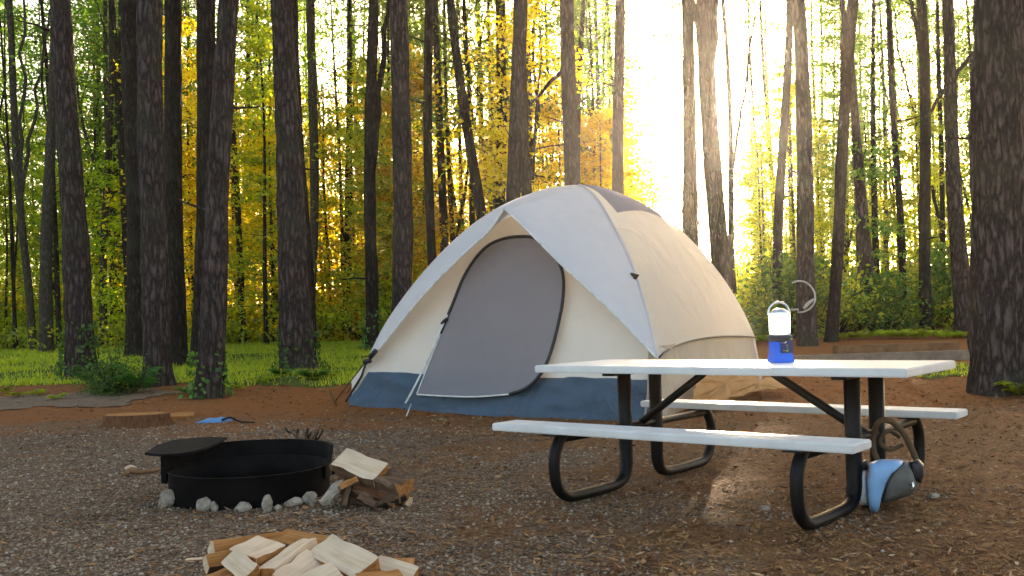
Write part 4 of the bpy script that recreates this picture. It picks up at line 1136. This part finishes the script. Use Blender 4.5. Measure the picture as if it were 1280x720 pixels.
# stump and board
a = gp(112, 538); b = gp(198, 536); sc_ = (a+b)/2; sr = (b-a).length/2
st = thing('tree_stump', 'low sawn reddish stump at the edge of the pine litter', 'stump', on(sc_.x, sc_.y+.3))
n = 48; hgt_s = .125; vs = []
for (k, z, e) in ((0, -.05, 1.10), (1, .04, 1.02), (2, .08, .985), (3, hgt_s-.01, .975), (4, hgt_s, .96)):
    for i in range(n):
        t = 2*PI*i/n; r = sr*e*(1+.05*math.sin(3*t+1)+.03*math.sin(7*t)+.02*math.sin(17*t)*(z < .16)); vs.append((r*math.cos(t), r*math.sin(t)*.62, z))
fs = [(k*n+i, k*n+(i+1) % n, (k+1)*n+(i+1) % n, (k+1)*n+i) for k in range(4) for i in range(n)]
mesh('bark', vs, fs, 'stump_side', st, True)
vs = [((sr*.96*(1+.05*math.sin(3*t+1)+.03*math.sin(7*t)))*math.cos(t)*f, (sr*.96*(1+.05*math.sin(3*t+1)+.03*math.sin(7*t)))*math.sin(t)*.62*f, hgt_s+.003*(f < 1)) for f in (1., .0) for t in [2*PI*i/n for i in range(n)]]
mesh('sawn_top', vs, [(i, (i+1) % n, n+(i+1) % n, n+i) for i in range(n)], 'wood_orange', st)
splitlog('fallen_board', gp(203, 519, .03), gp(243, 517, .03), (0, -.1, 1), .22, .05, ['wood_orange', 'wood_orange', 'wood_orange'], 'short orange plank lying right of the stump', 'slab', None, 9)['category'] = 'plank'
# flat blue bag
b = gp(270, 527); rs = np.random.RandomState(2); vs = []; nu, nv = 16, 8
for i in range(nu+1):
    for j in range(nv+1):
        u, v_ = i/nu-.5, j/nv-.5; e = (1-(2*u)**4)*(1-(2*v_)**4)
        vs.append((u*.30+.05*v_, v_*.30, .012+.05*e*float(fbm(u*6+3, v_*6, 1.))+.0))
vs += [(x, y, -.01) for x, y, z in vs]; k = nv+1; N = (nu+1)*k
fs = [(i*k+j, (i+1)*k+j, (i+1)*k+j+1, i*k+j+1) for i in range(nu) for j in range(nv)]
ed = [i*k for i in range(nu+1)]+[nu*k+j for j in range(1, k)]+[i*k+nv for i in range(nu-1, -1, -1)]+[j for j in range(nv-1, 0, -1)]
fs += [(ed[i], ed[i-1], ed[i-1]+N, ed[i]+N) for i in range(len(ed))]
o = mesh('stuff_sack', vs, fs, 'cloth_blue', smooth=True); o.location = b; tag(o, 'flat crumpled blue cloth sack on the litter behind the fire ring', 'bag')
stick([gp(278, 525, .04), gp(288, 522, .05), gp(300, 527, .02), (gp(318, 528, .02))], .014, 'char', 'dark cord trailing right of the blue sack', 'cord')['category'] = 'cord'

# timbers on the right
def timber(x0, y0, x1, y1, hp, mat, lab, name):
    a, b = gp(x0, y0), gp(x1, y1); dmean = (a.y+b.y)/2; a = on(a.x*dmean/a.y, dmean); b = on(b.x*dmean/b.y, dmean+.15)
    c = (a+b)/2; L = (b-a).length; hh = hp/F*dmean
    v, f = boxv(-L/2, L/2, -.11, .11, -.03, hh); o = mesh(name, v, f, mat); bevel(o, .02, 2); o.location = on(c.x, c.y)
    o.rotation_euler = (0, 0, math.atan2(b.y-a.y, b.x-a.x)); tag(o, lab, 'timber'); return o
timber(985, 451, 1216, 452, 11, 'timber_grey', 'long weathered grey timber lying on the ground behind the tabletop', 'squared_timber')
timber(1043, 440, 1201, 440, 9, 'timber_brown', 'brown timber lying behind the long grey timber', 'squared_timber')

# ------------------------------------------------------------------ air
hz = NT('air'); hz.t.nodes.clear(); out = hz.t.nodes.new('ShaderNodeOutputMaterial'); pv = hz.t.nodes.new('ShaderNodeVolumePrincipled')
pv.inputs['Color'].default_value = (1, .93, .84, 1); pv.inputs['Density'].default_value = HAZE = .00045; pv.inputs['Anisotropy'].default_value = .86
hz.t.links.new(pv.outputs[0], out.inputs['Volume']); M['air'] = hz.m
if HAZE > 0:
    v, f = boxv(-430, 430, -65, 610, -3., 28.); o = mesh('haze', v, f, 'air'); tag(o, 'thin sunlit haze filling the forest air', 'haze', kind='stuff')

# ------------------------------------------------------------------ light
SAZ, SEL = math.atan2(293, 1200), R(11.5)
sd_ = Vector((math.sin(SAZ)*math.cos(SEL), math.cos(SAZ)*math.cos(SEL), math.sin(SEL)))
L = bpy.data.lights.new('sun', 'SUN'); L.energy = 5.; L.angle = R(.5); L.color = (1, .80, .56)
so = bpy.data.objects.new('sun', L); COL.objects.link(so); so.rotation_euler = (-sd_).to_track_quat('-Z', 'Y').to_euler(); so.location = (0, 0, 40)
W_ = bpy.data.worlds.new('World'); SC.world = W_; W_.use_nodes = True; nt = W_.node_tree
sky = nt.nodes.new('ShaderNodeTexSky'); sky.sky_type = 'NISHITA'; sky.sun_disc = False; sky.sun_elevation = SEL
sky.sun_rotation = SAZ; sky.air_density = .7; sky.dust_density = 3.; sky.ozone_density = .3
tint = nt.nodes.new('ShaderNodeMix'); tint.data_type = 'RGBA'; tint.blend_type = 'MULTIPLY'; tint.inputs[0].default_value = 1.; tint.inputs[7].default_value = (1.12, 1, .82, 1)
nt.links.new(sky.outputs[0], tint.inputs[6]); nt.links.new(tint.outputs[2], nt.nodes['Background'].inputs[0]); nt.nodes['Background'].inputs[1].default_value = .15

# ------------------------------------------------------------------ camera and view
cam = bpy.data.cameras.new('camera'); co = bpy.data.objects.new('camera', cam); COL.objects.link(co); SC.camera = co
cam.sensor_fit = 'HORIZONTAL'; cam.sensor_width = 36.; cam.lens = F/1280*36; cam.clip_start = .05; cam.clip_end = 3000
# rolled about the view axis; the shift keeps the horizon where the photograph has it
sx, sy = (0*cR-(-(YH-360))*0), 0
cam.shift_x = math.sin(RO)*(YH-360)/1280*-1*-1; cam.shift_y = (YH-360)*math.cos(RO)/1280
co.matrix_world = Matrix.Translation((0, 0, H))@Matrix.Rotation(R(90), 4, 'X')@Matrix.Rotation(RO*SIGN if (SIGN := 1) else 0, 4, 'Z')
SC.view_settings.view_transform = 'Standard'; SC.view_settings.look = 'None'; SC.view_settings.gamma = 1
SC.view_settings.exposure = 2.15
SC.cycles.use_denoising = True
SC.cycles.max_bounces = 8; SC.cycles.diffuse_bounces = 4; SC.cycles.transmission_bounces = 4; SC.cycles.volume_bounces = 0
SC.cycles.transparent_max_bounces = 4
SC.cycles.sample_clamp_indirect = 6
